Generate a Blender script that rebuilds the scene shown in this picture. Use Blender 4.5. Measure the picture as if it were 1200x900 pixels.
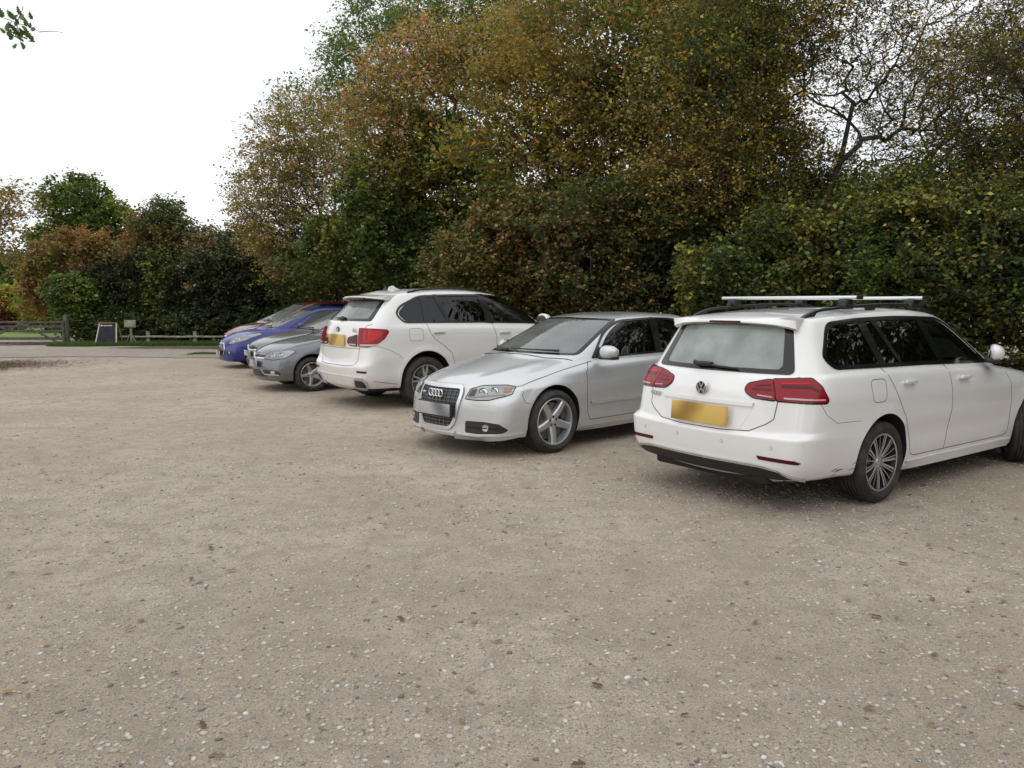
import bpy, bmesh, math, random, os
import numpy as np
from mathutils import Vector, Matrix
from mathutils.bvhtree import BVHTree
for o in list(bpy.data.objects): bpy.data.objects.remove(o)
random.seed(7); rng = np.random.default_rng(7)
scene = bpy.context.scene
C = scene.collection
rad = math.radians
# ---------------- camera
CAM_H = 1.53
cam_d = bpy.data.cameras.new('camera'); cam = bpy.data.objects.new('camera', cam_d); C.objects.link(cam)
cam.location = (0, 0, CAM_H); cam.rotation_euler = (rad(90) - math.atan(95 / 900.0), 0, 0)
cam_d.sensor_width = 36; cam_d.lens = 27.0; cam_d.clip_start = 0.05; cam_d.clip_end = 2000
scene.camera = cam
# ---------------- overcast daylight
SUN_EL, SUN_AZ = 52, 205            # soft sun behind thin cloud
wd = bpy.data.worlds.new('World'); scene.world = wd; wd.use_nodes = True
nt = wd.node_tree; nt.nodes.clear()
def N(nt, t, **kw):
    n = nt.nodes.new(t)
    for k, v in kw.items():
        if k.startswith('i_'): n.inputs[int(k[2:])].default_value = v
        else: setattr(n, k, v)
    return n
sky = N(nt, 'ShaderNodeTexSky', sky_type='NISHITA', sun_disc=False, sun_elevation=rad(SUN_EL), sun_rotation=rad(SUN_AZ))
tc = N(nt, 'ShaderNodeTexCoord'); mp = N(nt, 'ShaderNodeMapping'); mp.inputs['Scale'].default_value = (1, 1, 3.2)
cl = N(nt, 'ShaderNodeTexNoise'); cl.inputs['Scale'].default_value = 2.2; cl.inputs['Detail'].default_value = 5
cr = N(nt, 'ShaderNodeValToRGB'); cr.color_ramp.elements[0].position = .34; cr.color_ramp.elements[0].color = (11.6, 12.0, 12.6, 1)
cr.color_ramp.elements[1].position = .62; cr.color_ramp.elements[1].color = (14.3, 14.4, 14.6, 1)
mx = N(nt, 'ShaderNodeMix', data_type='RGBA'); mx.inputs[0].default_value = .94
bg = N(nt, 'ShaderNodeBackground'); bg.inputs[1].default_value = .083
ow = N(nt, 'ShaderNodeOutputWorld')
L = nt.links.new
L(tc.outputs['Generated'], mp.inputs[0]); L(mp.outputs[0], cl.inputs['Vector']); L(cl.outputs[0], cr.inputs[0])
L(sky.outputs[0], mx.inputs[6]); L(cr.outputs[0], mx.inputs[7]); L(mx.outputs[2], bg.inputs[0]); L(bg.outputs[0], ow.inputs[0])
sd = bpy.data.lights.new('sun', 'SUN'); sd.energy = 0.7; sd.angle = rad(110); sd.color = (1, .97, .93)
sun = bpy.data.objects.new('sun', sd); C.objects.link(sun)
az = rad(SUN_AZ); el = rad(SUN_EL)
sv = Vector((math.sin(az) * math.cos(el), math.cos(az) * math.cos(el), math.sin(el)))
sun.rotation_euler = sv.to_track_quat('Z', 'Y').to_euler(); sun.location = sv * 60
vs = scene.view_settings; vs.view_transform = 'Standard'; vs.look = 'None'; vs.exposure = 0.14; vs.gamma = 1; vs.use_curve_mapping = False
scene.cycles.max_bounces = 8; scene.cycles.transparent_max_bounces = 24; scene.cycles.diffuse_bounces = 3; scene.cycles.glossy_bounces = 4
scene.cycles.use_denoising = True
scene.cycles.sample_clamp_indirect = 6
# ---------------- materials
def mat(name, col=(.5, .5, .5), rough=.5, metal=0, coat=0, spec=.5):
    m = bpy.data.materials.new(name); m.use_nodes = True
    b = m.node_tree.nodes['Principled BSDF']
    b.inputs['Base Color'].default_value = (*col, 1); b.inputs['Roughness'].default_value = rough
    b.inputs['Metallic'].default_value = metal; b.inputs['Coat Weight'].default_value = coat; b.inputs['Coat Roughness'].default_value = .04
    b.inputs['Specular IOR Level'].default_value = spec
    return m
def noise_col(m, scale, c1, c2, detail=6, lo=.35, hi=.65, bump=0, bscale=None, coord='Object', bdist=.01):
    nt = m.node_tree; b = nt.nodes['Principled BSDF']
    tc = N(nt, 'ShaderNodeTexCoord'); n = N(nt, 'ShaderNodeTexNoise'); n.inputs['Scale'].default_value = scale; n.inputs['Detail'].default_value = detail
    r = N(nt, 'ShaderNodeValToRGB'); r.color_ramp.elements[0].position = lo; r.color_ramp.elements[1].position = hi
    r.color_ramp.elements[0].color = (*c1, 1); r.color_ramp.elements[1].color = (*c2, 1)
    nt.links.new(tc.outputs[coord], n.inputs['Vector']); nt.links.new(n.outputs[0], r.inputs[0]); nt.links.new(r.outputs[0], b.inputs['Base Color'])
    if bump:
        n2 = N(nt, 'ShaderNodeTexNoise'); n2.inputs['Scale'].default_value = bscale or scale * 4; n2.inputs['Detail'].default_value = 6
        bp = N(nt, 'ShaderNodeBump'); bp.inputs['Strength'].default_value = bump; bp.inputs['Distance'].default_value = bdist
        nt.links.new(tc.outputs[coord], n2.inputs['Vector']); nt.links.new(n2.outputs[0], bp.inputs['Height']); nt.links.new(bp.outputs[0], b.inputs['Normal'])
    return m
def paint(name, col, metal=0., rough=.35, coat=1., flake=False, dirt=.5):
    """car paint: coat over base, road film low on the body, faint orange peel"""
    m = mat(name, col, rough, metal, coat); nt = m.node_tree; b = nt.nodes['Principled BSDF']
    tc = N(nt, 'ShaderNodeTexCoord'); sp = N(nt, 'ShaderNodeSeparateXYZ'); nt.links.new(tc.outputs['Object'], sp.inputs[0])
    n = N(nt, 'ShaderNodeTexNoise'); n.inputs['Scale'].default_value = 7; n.inputs['Detail'].default_value = 8; nt.links.new(tc.outputs['Object'], n.inputs['Vector'])
    mr = N(nt, 'ShaderNodeMapRange'); mr.inputs[1].default_value = .12; mr.inputs[2].default_value = .75; mr.inputs[3].default_value = 1.; mr.inputs[4].default_value = .06
    nt.links.new(sp.outputs[2], mr.inputs[0])
    mu = N(nt, 'ShaderNodeMath', operation='MULTIPLY'); nt.links.new(mr.outputs[0], mu.inputs[0])
    pw = N(nt, 'ShaderNodeMapRange'); pw.inputs[1].default_value = .35; pw.inputs[2].default_value = .75; pw.inputs[3].default_value = .1; pw.inputs[4].default_value = 1
    nt.links.new(n.outputs[0], pw.inputs[0]); nt.links.new(pw.outputs[0], mu.inputs[1])
    m2 = N(nt, 'ShaderNodeMath', operation='MULTIPLY'); m2.inputs[1].default_value = dirt; nt.links.new(mu.outputs[0], m2.inputs[0])
    cm = N(nt, 'ShaderNodeMix', data_type='RGBA'); cm.inputs[6].default_value = (*col, 1); cm.inputs[7].default_value = (.30, .25, .20, 1)
    nt.links.new(m2.outputs[0], cm.inputs[0]); nt.links.new(cm.outputs[2], b.inputs['Base Color'])
    rm = N(nt, 'ShaderNodeMapRange'); rm.inputs[3].default_value = coat; rm.inputs[4].default_value = coat * .35; nt.links.new(m2.outputs[0], rm.inputs[0]); nt.links.new(rm.outputs[0], b.inputs['Coat Weight'])
    fn = N(nt, 'ShaderNodeTexNoise'); fn.inputs['Scale'].default_value = 3.2; fn.inputs['Detail'].default_value = 1; nt.links.new(tc.outputs['Object'], fn.inputs['Vector'])
    bp = N(nt, 'ShaderNodeBump'); bp.inputs['Strength'].default_value = .03; bp.inputs['Distance'].default_value = .02; nt.links.new(fn.outputs[0], bp.inputs['Height'])
    nt.links.new(bp.outputs[0], b.inputs['Coat Normal'])
    return m
def glassmat(name, tint, gl=1.0, rough=.0, ior=1.5, pale_film=0.):
    """thin car glass: dark tinted see-through pane with fresnel reflection"""
    m = bpy.data.materials.new(name); m.use_nodes = True; nt = m.node_tree; nt.nodes.clear()
    t = N(nt, 'ShaderNodeBsdfTransparent'); t.inputs[0].default_value = (*tint, 1)
    g = N(nt, 'ShaderNodeBsdfGlossy'); g.inputs['Roughness'].default_value = rough; g.inputs[0].default_value = (gl, gl, gl, 1)
    f = N(nt, 'ShaderNodeFresnel'); f.inputs[0].default_value = ior
    mx = N(nt, 'ShaderNodeMixShader'); o = N(nt, 'ShaderNodeOutputMaterial')
    a = N(nt, 'ShaderNodeMath', operation='MULTIPLY_ADD'); a.inputs[1].default_value = 1.05; a.inputs[2].default_value = .0; a.use_clamp = True
    nt.links.new(f.outputs[0], a.inputs[0])
    nt.links.new(a.outputs[0], mx.inputs[0]); nt.links.new(t.outputs[0], mx.inputs[1]); nt.links.new(g.outputs[0], mx.inputs[2]); 
    if pale_film:  # pale diffuse layer mixed over the pane, uneven by noise
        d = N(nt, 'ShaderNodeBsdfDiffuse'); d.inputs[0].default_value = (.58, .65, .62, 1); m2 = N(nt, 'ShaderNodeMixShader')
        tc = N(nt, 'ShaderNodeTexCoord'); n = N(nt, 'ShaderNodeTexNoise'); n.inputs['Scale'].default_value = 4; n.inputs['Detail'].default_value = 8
        r = N(nt, 'ShaderNodeMapRange'); r.inputs[1].default_value = .3; r.inputs[2].default_value = .7; r.inputs[3].default_value = pale_film * .7; r.inputs[4].default_value = pale_film * 1.3
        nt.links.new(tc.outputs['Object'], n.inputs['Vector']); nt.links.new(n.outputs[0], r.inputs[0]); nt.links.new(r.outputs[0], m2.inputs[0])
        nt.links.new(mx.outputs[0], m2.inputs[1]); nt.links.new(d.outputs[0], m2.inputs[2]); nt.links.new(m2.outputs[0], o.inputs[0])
    else: nt.links.new(mx.outputs[0], o.inputs[0])
    return m
M = {}
M['white_a'] = paint('white_paint', (.80, .80, .79), dirt=.12)
M['white_b'] = paint('warm_white_paint', (.76, .75, .73), dirt=.32)
M['silver'] = paint('silver_paint', (.60, .61, .62), metal=.55, rough=.42, dirt=.22)
M['grey'] = paint('grey_paint', (.135, .145, .16), metal=.6, rough=.36, dirt=.3)
M['graphite'] = paint('graphite_paint', (.16, .165, .18), metal=.6, rough=.35, dirt=.3)
M['blue'] = paint('blue_paint', (.001, .012, .18), metal=.1, rough=.35, coat=.55, dirt=.05)
M['red'] = paint('red_paint', (.13, .006, .014), metal=.3, rough=.3, dirt=.1)
M['trim'] = mat('black_plastic', (.018, .018, .019), .5)
M['gloss_black'] = mat('gloss_black', (.008, .008, .009), .12)
M['seam'] = mat('shut_line', (.03, .03, .032), .8)
M['seam_soft'] = mat('shut_line_pale', (.20, .20, .20), .8)
M['seam_w'] = mat('shut_line_mid', (.085, .085, .085), .8)
M['underbody'] = mat('underbody', (.012, .012, .012), .8)
M['rubber'] = noise_col(mat('tyre_rubber', (.022, .021, .02), .75), 14, (.016, .016, .016), (.045, .041, .036))
M['chrome'] = mat('chrome', (.75, .76, .77), .12, 1)
M['satin'] = mat('satin_aluminium', (.62, .63, .64), .33, 1)
M['bar'] = mat('aluminium_bar', (.70, .71, .71), .35, .6)
M['alloy'] = mat('silver_alloy', (.55, .56, .58), .32, .75)
M['alloy_dark'] = mat('dark_alloy', (.035, .036, .04), .4, .4)
M['disc'] = mat('brake_disc', (.16, .15, .14), .45, .8)
M['lamp_red'] = mat('red_lens', (.25, .0020, .010), .15, 0, .15, .3)
M['lamp_bright'] = mat('bright_red_lens', (.45, .004, .010), .15, 0, .15, .3)
M['lamp_dark'] = mat('dark_red_lens', (.07, .0008, .004), .12, 0, .2, .3)
M['lamp_clear'] = mat('pale_lens', (.50, .38, .38), .2, 0, .5)
M['lamp_house'] = mat('headlamp_housing', (.50, .50, .49), .25, .35)
M['lamp_house_dark'] = mat('headlamp_housing_dark', (.035, .037, .04), .2, .3)
M['amber'] = mat('amber_lens', (.62, .27, .13), .3, 0, .3)
M['glass'] = glassmat('side_glass', (.27, .31, .29))
M['glass_dark'] = glassmat('privacy_glass', (.055, .06, .06))
M['glass_clear'] = glassmat('clear_glass', (.60, .68, .65))
M['glass_sky_sheen'] = glassmat('sky_sheen_rear_glass', (.55, .62, .60), pale_film=.48)  # pale layer paints in the sky reflected by the rear glass
M['lens'] = glassmat('lamp_cover', (.88, .9, .9))
M['interior'] = noise_col(mat('cabin_trim', (.03, .03, .032), .8), 8, (.022, .022, .024), (.045, .045, .048))
M['seat'] = noise_col(mat('seat_fabric', (.06, .06, .065), .9), 30, (.05, .05, .055), (.085, .085, .09))
def smudge(name, base, dark, edge):
    m = mat(name, base, .4); nt = m.node_tree; b = nt.nodes['Principled BSDF']
    tc = N(nt, 'ShaderNodeTexCoord'); n = N(nt, 'ShaderNodeTexNoise'); n.inputs['Scale'].default_value = 3.4; n.inputs['Detail'].default_value = 0
    r = N(nt, 'ShaderNodeValToRGB'); e = r.color_ramp.elements; e[0].position = .36; e[0].color = (*dark, 1); e[1].position = .6; e[1].color = (*base, 1)
    nt.links.new(tc.outputs['Object'], n.inputs['Vector']); nt.links.new(n.outputs[0], r.inputs[0]); nt.links.new(r.outputs[0], b.inputs['Base Color'])
    return m
M['plate_y'] = smudge('yellow_plate', (.66, .45, .12), (.30, .17, .02), None)
M['plate_w'] = smudge('white_plate', (.42, .42, .42), (.14, .14, .16), None)
# ---------------- basic mesh helpers
def link(name, me, m=None, parent=None, smooth=None):
    o = bpy.data.objects.new(name, me); C.objects.link(o)
    if m is not None:
        me.materials.clear()
        for q in (m if isinstance(m, (list, tuple)) else [m]): me.materials.append(q)
    if smooth is not None:
        me.shade_smooth()
        if smooth < 180: me.set_sharp_from_angle(angle=rad(smooth))
    if parent is not None: o.parent = parent
    return o
def from_bm(name, bm, m=None, parent=None, smooth=None):
    me = bpy.data.meshes.new(name); bm.normal_update(); bm.to_mesh(me); bm.free()
    return link(name, me, m, parent, smooth)
def mesh_np(name, V, F, m=None, parent=None, smooth=None):
    me = bpy.data.meshes.new(name); V = np.asarray(V, np.float32); F = np.asarray(F, np.int32)
    k = F.shape[1]; me.vertices.add(len(V)); me.vertices.foreach_set('co', V.ravel())
    me.loops.add(F.size); me.loops.foreach_set('vertex_index', F.ravel())
    me.polygons.add(len(F)); me.polygons.foreach_set('loop_start', np.arange(0, F.size, k, dtype=np.int32))
    me.update(calc_edges=True)
    return link(name, me, m, parent, smooth)
def box(bm, c, s, rot=None, bevel=0):
    r = bmesh.ops.create_cube(bm, size=1); v = r['verts']
    for q in v: q.co = Vector((q.co.x * s[0], q.co.y * s[1], q.co.z * s[2]))
    if bevel:
        ed = list({e for q in v for e in q.link_edges})
        rb = bmesh.ops.bevel(bm, geom=ed, offset=bevel, segments=3, profile=.5, affect='EDGES')
        v = list({q for f in rb['faces'] for q in f.verts} | {q for q in v if q.is_valid})
    for q in v:
        p = q.co.copy()
        if rot is not None: p = rot @ p
        q.co = p + Vector(c)
    return v
def tube(bm, pts, r, n=8, cap=True):
    pts = [Vector(p) for p in pts]; rs = r if isinstance(r, (list, tuple)) else [r] * len(pts); rings = []
    for i, p in enumerate(pts):
        d = (pts[min(i + 1, len(pts) - 1)] - pts[max(i - 1, 0)]).normalized()
        a = d.orthogonal().normalized() if i == 0 else (pa - d * pa.dot(d)).normalized()
        pa = a; b = d.cross(a)
        rings.append([bm.verts.new(p + (a * math.cos(t) + b * math.sin(t)) * rs[i]) for t in [2 * math.pi * k / n for k in range(n)]])
    for A, B in zip(rings, rings[1:]):
        for k in range(n): bm.faces.new((A[k], A[(k + 1) % n], B[(k + 1) % n], B[k]))
    if cap: bm.faces.new(rings[0][::-1]); bm.faces.new(rings[-1])
def lathe(bm, prof, n=48, axis='y', closed=False):
    """prof: list of (radius, offset along axis)"""
    rings = []
    for r, h in prof:
        ring = []
        for k in range(n):
            t = 2 * math.pi * k / n
            ring.append(bm.verts.new((r * math.cos(t), h, r * math.sin(t))))
        rings.append(ring)
    rr = list(zip(rings, rings[1:])) + ([(rings[-1], rings[0])] if closed else [])
    for A, B in rr:
        for k in range(n): bm.faces.new((A[k], B[k], B[(k + 1) % n], A[(k + 1) % n]))
    return rings
def empty(name, loc=(0, 0, 0), rz=0):
    o = bpy.data.objects.new(name, None); C.objects.link(o); o.location = loc; o.rotation_euler = (0, 0, rz); return o
def tag(o, label, cat, group=None, kind=None):
    if label: o['label'] = label
    if cat: o['category'] = cat
    if group: o['group'] = group
    if kind: o['kind'] = kind
    return o
def struct(o): o['kind'] = 'structure'; return o
def stuff(o, label, cat): o['kind'] = 'stuff'; o['label'] = label; o['category'] = cat; return o

# ---------------- lofted car body from a control cage (quadratic blends, rounding set per row / column)
def bez_line(P, rho, closed, na=5, ns=2):
    """P: (n,...,3) control along axis 0. returns sampled array"""
    n = len(P); out = []
    idx = range(n) if closed else range(n)
    segs = []
    for i in idx:
        if not closed and i in (0, n - 1):
            segs.append((P[i], None, P[i])); continue
        a, b = P[(i - 1) % n], P[(i + 1) % n]; r = rho[i]
        segs.append((P[i] + (a - P[i]) * r, P[i], P[i] + (b - P[i]) * r))
    for i, (s, c, e) in enumerate(segs):
        if c is None: out.append(s)
        else:
            for k in range(na + 1):
                t = k / na; out.append(s * (1 - t) ** 2 + c * 2 * t * (1 - t) + e * t * t)
        if closed or i < n - 1:
            nx = segs[(i + 1) % n][0]
            g = np.abs(nx - e).max()
            if g < 1e-4: out.pop() if True else None
            elif ns > 1:
                for k in range(1, ns): out.append(e + (nx - e) * k / ns)
    return np.array(out)
def cage_loop(L):
    """one level -> closed loop of 20 control points"""
    xr, zr = L['r']; rc = L['rc']; fc = L['fc']; xf, zf = L['f']; s = L['s']
    bow_r = L.get('br', .16); bow_f = L.get('bf', .2)
    half = [(xr, 0, zr), (xr + (rc[0] - xr) * bow_r, rc[1] * .55, zr + (rc[2] - zr) * .4), rc, *s, fc, (xf + (fc[0] - xf) * bow_f, fc[1] * .55, zf + (fc[2] - zf) * .4), (xf, 0, zf)]
    half = [np.array(p, float) for p in half]
    other = [h * np.array([1, -1, 1]) for h in half[-2:0:-1]]
    return np.array(half + other)
def loft(levels, ns_side=4):
    G = np.array([cage_loop(L) for L in levels])          # (lev, col, 3)
    nc = G.shape[1]; h = nc // 2
    rr = [.5] * nc
    def setc(i, v): rr[i] = v; rr[(nc - i) % nc] = v
    nside = len(levels[0]['s'])
    setc(2, levels[0].get('rho_rc', .3)); setc(3 + nside, levels[0].get('rho_fc', .3))
    rho = [L.get('rho', .4) for L in levels]
    A = bez_line(G, rho, False, na=5, ns=5)                # along levels
    A = np.transpose(A, (1, 0, 2))
    B = bez_line(A, rr, True, na=7, ns=ns_side)             # around
    return B                                              # (cols, rows, 3)
def loft_mesh(B, post=None):
    nc, nr = B.shape[:2]
    V = B.reshape(-1, 3).copy()
    if post is not None: V = post(V)
    idx = np.arange(nc * nr).reshape(nc, nr)
    F = []
    for i in range(nc):
        j = (i + 1) % nc
        for k in range(nr - 1): F.append((idx[i, k], idx[j, k], idx[j, k + 1], idx[i, k + 1]))
    bm = bmesh.new(); vs = [bm.verts.new(p) for p in V]; bm.verts.index_update()
    for f in F: bm.faces.new([vs[a] for a in f])
    # caps: pair left and right columns
    for k, flip in ((0, 1), (nr - 1, 0)):
        half = nc // 2
        L_ = [idx[i, k] for i in range(0, half + 1)]; R_ = [idx[(nc - i) % nc, k] for i in range(0, half + 1)]
        for a in range(half):
            q = [L_[a], L_[a + 1], R_[a + 1], R_[a]]
            u = []
            for t in q:
                if t not in u: u.append(t)
            if len(u) < 3: continue
            try: bm.faces.new([vs[t] for t in u])
            except ValueError: pass
    bmesh.ops.remove_doubles(bm, verts=bm.verts, dist=1e-5)
    bmesh.ops.recalc_face_normals(bm, faces=bm.faces)
    return bm
def prism(pts2, d, a, lo, hi):
    """closed prism of polygon in (s,z) swept along d from lo to hi"""
    bm = bmesh.new(); d = Vector(d); a = Vector(a); up = Vector((0, 0, 1)) if abs(d.z) < .5 else Vector((0, 1, 0))
    A = [bm.verts.new(a * s + up * t + d * lo) for s, t in pts2]; B = [bm.verts.new(a * s + up * t + d * hi) for s, t in pts2]
    bm.faces.new(A[::-1]); bm.faces.new(B); n = len(A)
    for k in range(n): bm.faces.new((A[k], A[(k + 1) % n], B[(k + 1) % n], B[k]))
    bmesh.ops.recalc_face_normals(bm, faces=bm.faces)
    return bm
def boolean_diff(me, cutters):
    """returns new mesh = me - cutters (list of bmesh)"""
    o = bpy.data.objects.new('tmp', me); C.objects.link(o); tmp = []
    for i, bm in enumerate(cutters):
        cm = bpy.data.meshes.new('cut'); bm.to_mesh(cm); bm.free(); co = bpy.data.objects.new('cut', cm); C.objects.link(co); tmp.append(co)
        md = o.modifiers.new('b', 'BOOLEAN'); md.operation = 'DIFFERENCE'; md.object = co; md.solver = 'EXACT'
    dg = bpy.context.evaluated_depsgraph_get(); dg.update()
    res = bpy.data.meshes.new_from_object(o.evaluated_get(dg))
    for t in tmp: m_ = t.data; bpy.data.objects.remove(t); bpy.data.meshes.remove(m_)
    bpy.data.objects.remove(o)
    return res
def rpoly(pts, r=.03, n=4):
    """round the corners of a polygon; point may carry its own radius as third value"""
    out = []; m = len(pts)
    for i in range(m):
        p = Vector(pts[i][:2]); a = Vector(pts[i - 1][:2]); b = Vector(pts[(i + 1) % m][:2]); rr = pts[i][2] if len(pts[i]) > 2 else r
        if rr <= 0: out.append((p.x, p.y)); continue
        la = (a - p).length; lb = (b - p).length; q = min(rr, la * .45, lb * .45)
        s = p + (a - p) / la * q; e = p + (b - p) / lb * q
        for k in range(n + 1):
            t = k / n; w = s * (1 - t) ** 2 + p * 2 * t * (1 - t) + e * t * t; out.append((w.x, w.y))
    return out
def offset_poly(pts, d):
    """grow (d>0) a simple polygon"""
    n = len(pts); ar = sum(pts[i][0] * pts[(i + 1) % n][1] - pts[(i + 1) % n][0] * pts[i][1] for i in range(n)); sg = 1 if ar > 0 else -1
    out = []
    for i in range(n):
        a = Vector(pts[i - 1]); b = Vector(pts[(i + 1) % n]); t = (b - a)
        if t.length < 1e-9: out.append(pts[i]); continue
        t.normalize(); nn = Vector((t.y, -t.x)) * sg * d; out.append((pts[i][0] + nn.x, pts[i][1] + nn.y))
    return out
class Skin:
    """projects flat outlines onto the car's surface"""
    def __init__(s, bvh): s.b = bvh
    def frame(s, view):
        if view == 'R': return Vector((0, -1, 0)), Vector((1, 0, 0))
        if view == 'L': return Vector((0, 1, 0)), Vector((1, 0, 0))
        if view == 'back': return Vector((-1, 0, 0)), Vector((0, 1, 0))
        if view == 'front': return Vector((1, 0, 0)), Vector((0, 1, 0))
        if view == 'top': return Vector((0, 0, 1)), Vector((1, 0, 0))
        ang = rad(view)                              # outward direction angle in plan
        d = Vector((math.cos(ang), math.sin(ang), 0)); return d, Vector((-math.sin(ang), math.cos(ang), 0))
    def hit(s, view, u, t, off):
        d, a = s.frame(view); up = Vector((0, 0, 1)) if view != 'top' else Vector((0, 1, 0))
        org = a * u + up * t + d * 6
        loc, nrm, i, dist = s.b.ray_cast(org, -d)
        if loc is None or (org - loc).dot(d) > 7.4 and view in ('R', 'L', 'top'):
            loc, nrm, i, dist = s.b.find_nearest(a * u + up * t + d * (3 if view in ('back', 'front') else .8))
        if nrm.dot(d) < 0: nrm = -nrm
        return loc + nrm * off, nrm
    def panel(s, name, pts, view, off, m, parent, depth=.012, res=.04, smooth=35):
        d, a = s.frame(view); bm = bmesh.new()
        vs = [bm.verts.new((p[0], p[1], 0)) for p in pts]; bm.faces.new(vs)
        x0 = min(p[0] for p in pts); x1 = max(p[0] for p in pts); y0 = min(p[1] for p in pts); y1 = max(p[1] for p in pts)
        for lo, hi, ax in ((x0, x1, 0), (y0, y1, 1)):
            k = lo + res * .51
            while k < hi:
                no = (1, 0, 0) if ax == 0 else (0, 1, 0); co = (k, 0, 0) if ax == 0 else (0, k, 0)
                bmesh.ops.bisect_plane(bm, geom=bm.verts[:] + bm.edges[:] + bm.faces[:], plane_co=co, plane_no=no, dist=1e-5); k += res
        bmesh.ops.triangulate(bm, faces=[f for f in bm.faces if len(f.verts) > 4])
        nr = {}
        for v in bm.verts:
            p, n_ = s.hit(view, v.co.x, v.co.y, off); v.co = p; nr[v.index] = n_
        bm.normal_update()
        if bm.faces and sum((f.normal.dot(d) for f in bm.faces)) < 0: bmesh.ops.reverse_faces(bm, faces=bm.faces)
        if depth:
            be = [e for e in bm.edges if e.is_boundary]
            r = bmesh.ops.extrude_edge_only(bm, edges=be)
            for v in [g for g in r['geom'] if isinstance(g, bmesh.types.BMVert)]: v.co -= d * depth
        return from_bm(name, bm, m, parent, smooth)
    def ribbon(s, bm, pts, view, w, off, closed=False, depth=.006, step=.03):
        P = [Vector(p[:2]) for p in pts]
        if closed: P.append(P[0])
        Q = [P[0]]
        for p, q in zip(P, P[1:]):
            n = max(1, int((q - p).length / step))
            for k in range(1, n + 1): Q.append(p + (q - p) * k / n)
        if closed: Q.pop()
        n = len(Q); rows = []; d, a = s.frame(view)
        for i in range(n):
            p0 = Q[i - 1] if (closed or i > 0) else Q[i]; p1 = Q[(i + 1) % n] if (closed or i < n - 1) else Q[i]
            t = (p1 - p0)
            t = t.normalized() if t.length > 1e-9 else Vector((1, 0)); nn = Vector((-t.y, t.x)) * w / 2
            A, na_ = s.hit(view, *(Q[i] + nn), off); B, nb_ = s.hit(view, *(Q[i] - nn), off)
            rows.append([bm.verts.new(A - na_ * depth), bm.verts.new(A), bm.verts.new(B), bm.verts.new(B - nb_ * depth)])
        rr = list(zip(rows, rows[1:])) + ([(rows[-1], rows[0])] if closed else [])
        fs = []
        for A, B in rr:
            for k in range(3): fs.append(bm.faces.new((A[k], A[k + 1], B[k + 1], B[k])))
        return fs
    def lines(s, name, items, m, parent, smooth=30):
        bm = bmesh.new()
        for it in items: s.ribbon(bm, **it)
        bmesh.ops.recalc_face_normals(bm, faces=bm.faces)
        return from_bm(name, bm, m, parent, smooth)
    def ring(s, name, outer, inner, view, off, m, parent, depth=.006):
        """frame between two outlines with the same number of points"""
        bm = bmesh.new(); rows = []; d, a = s.frame(view); O = []; I = []
        for i in range(len(outer)):              # subdivide long edges so the strip follows the curve
            p, q = outer[i], outer[(i + 1) % len(outer)]; pi_, qi = inner[i], inner[(i + 1) % len(inner)]; k = max(1, int(math.dist(p, q) / .05))
            for e in range(k): O.append((p[0] + (q[0] - p[0]) * e / k, p[1] + (q[1] - p[1]) * e / k)); I.append((pi_[0] + (qi[0] - pi_[0]) * e / k, pi_[1] + (qi[1] - pi_[1]) * e / k))
        outer, inner = O, I; n = len(outer)
        for p, q in zip(outer, inner):
            row = []
            for t in (0, .25, .5, .75, 1):
                loc, nn = s.hit(view, p[0] + (q[0] - p[0]) * t, p[1] + (q[1] - p[1]) * t, off); row.append(bm.verts.new(loc))
            row.insert(0, bm.verts.new(row[0].co - d * depth)); row.append(bm.verts.new(row[-1].co - d * depth * 2)); rows.append(row)
        for i in range(n):
            A, B = rows[i], rows[(i + 1) % n]
            for k in range(6): bm.faces.new((A[k], A[k + 1], B[k + 1], B[k]))
        bmesh.ops.recalc_face_normals(bm, faces=bm.faces)
        return from_bm(name, bm, m, parent, 40)
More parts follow.
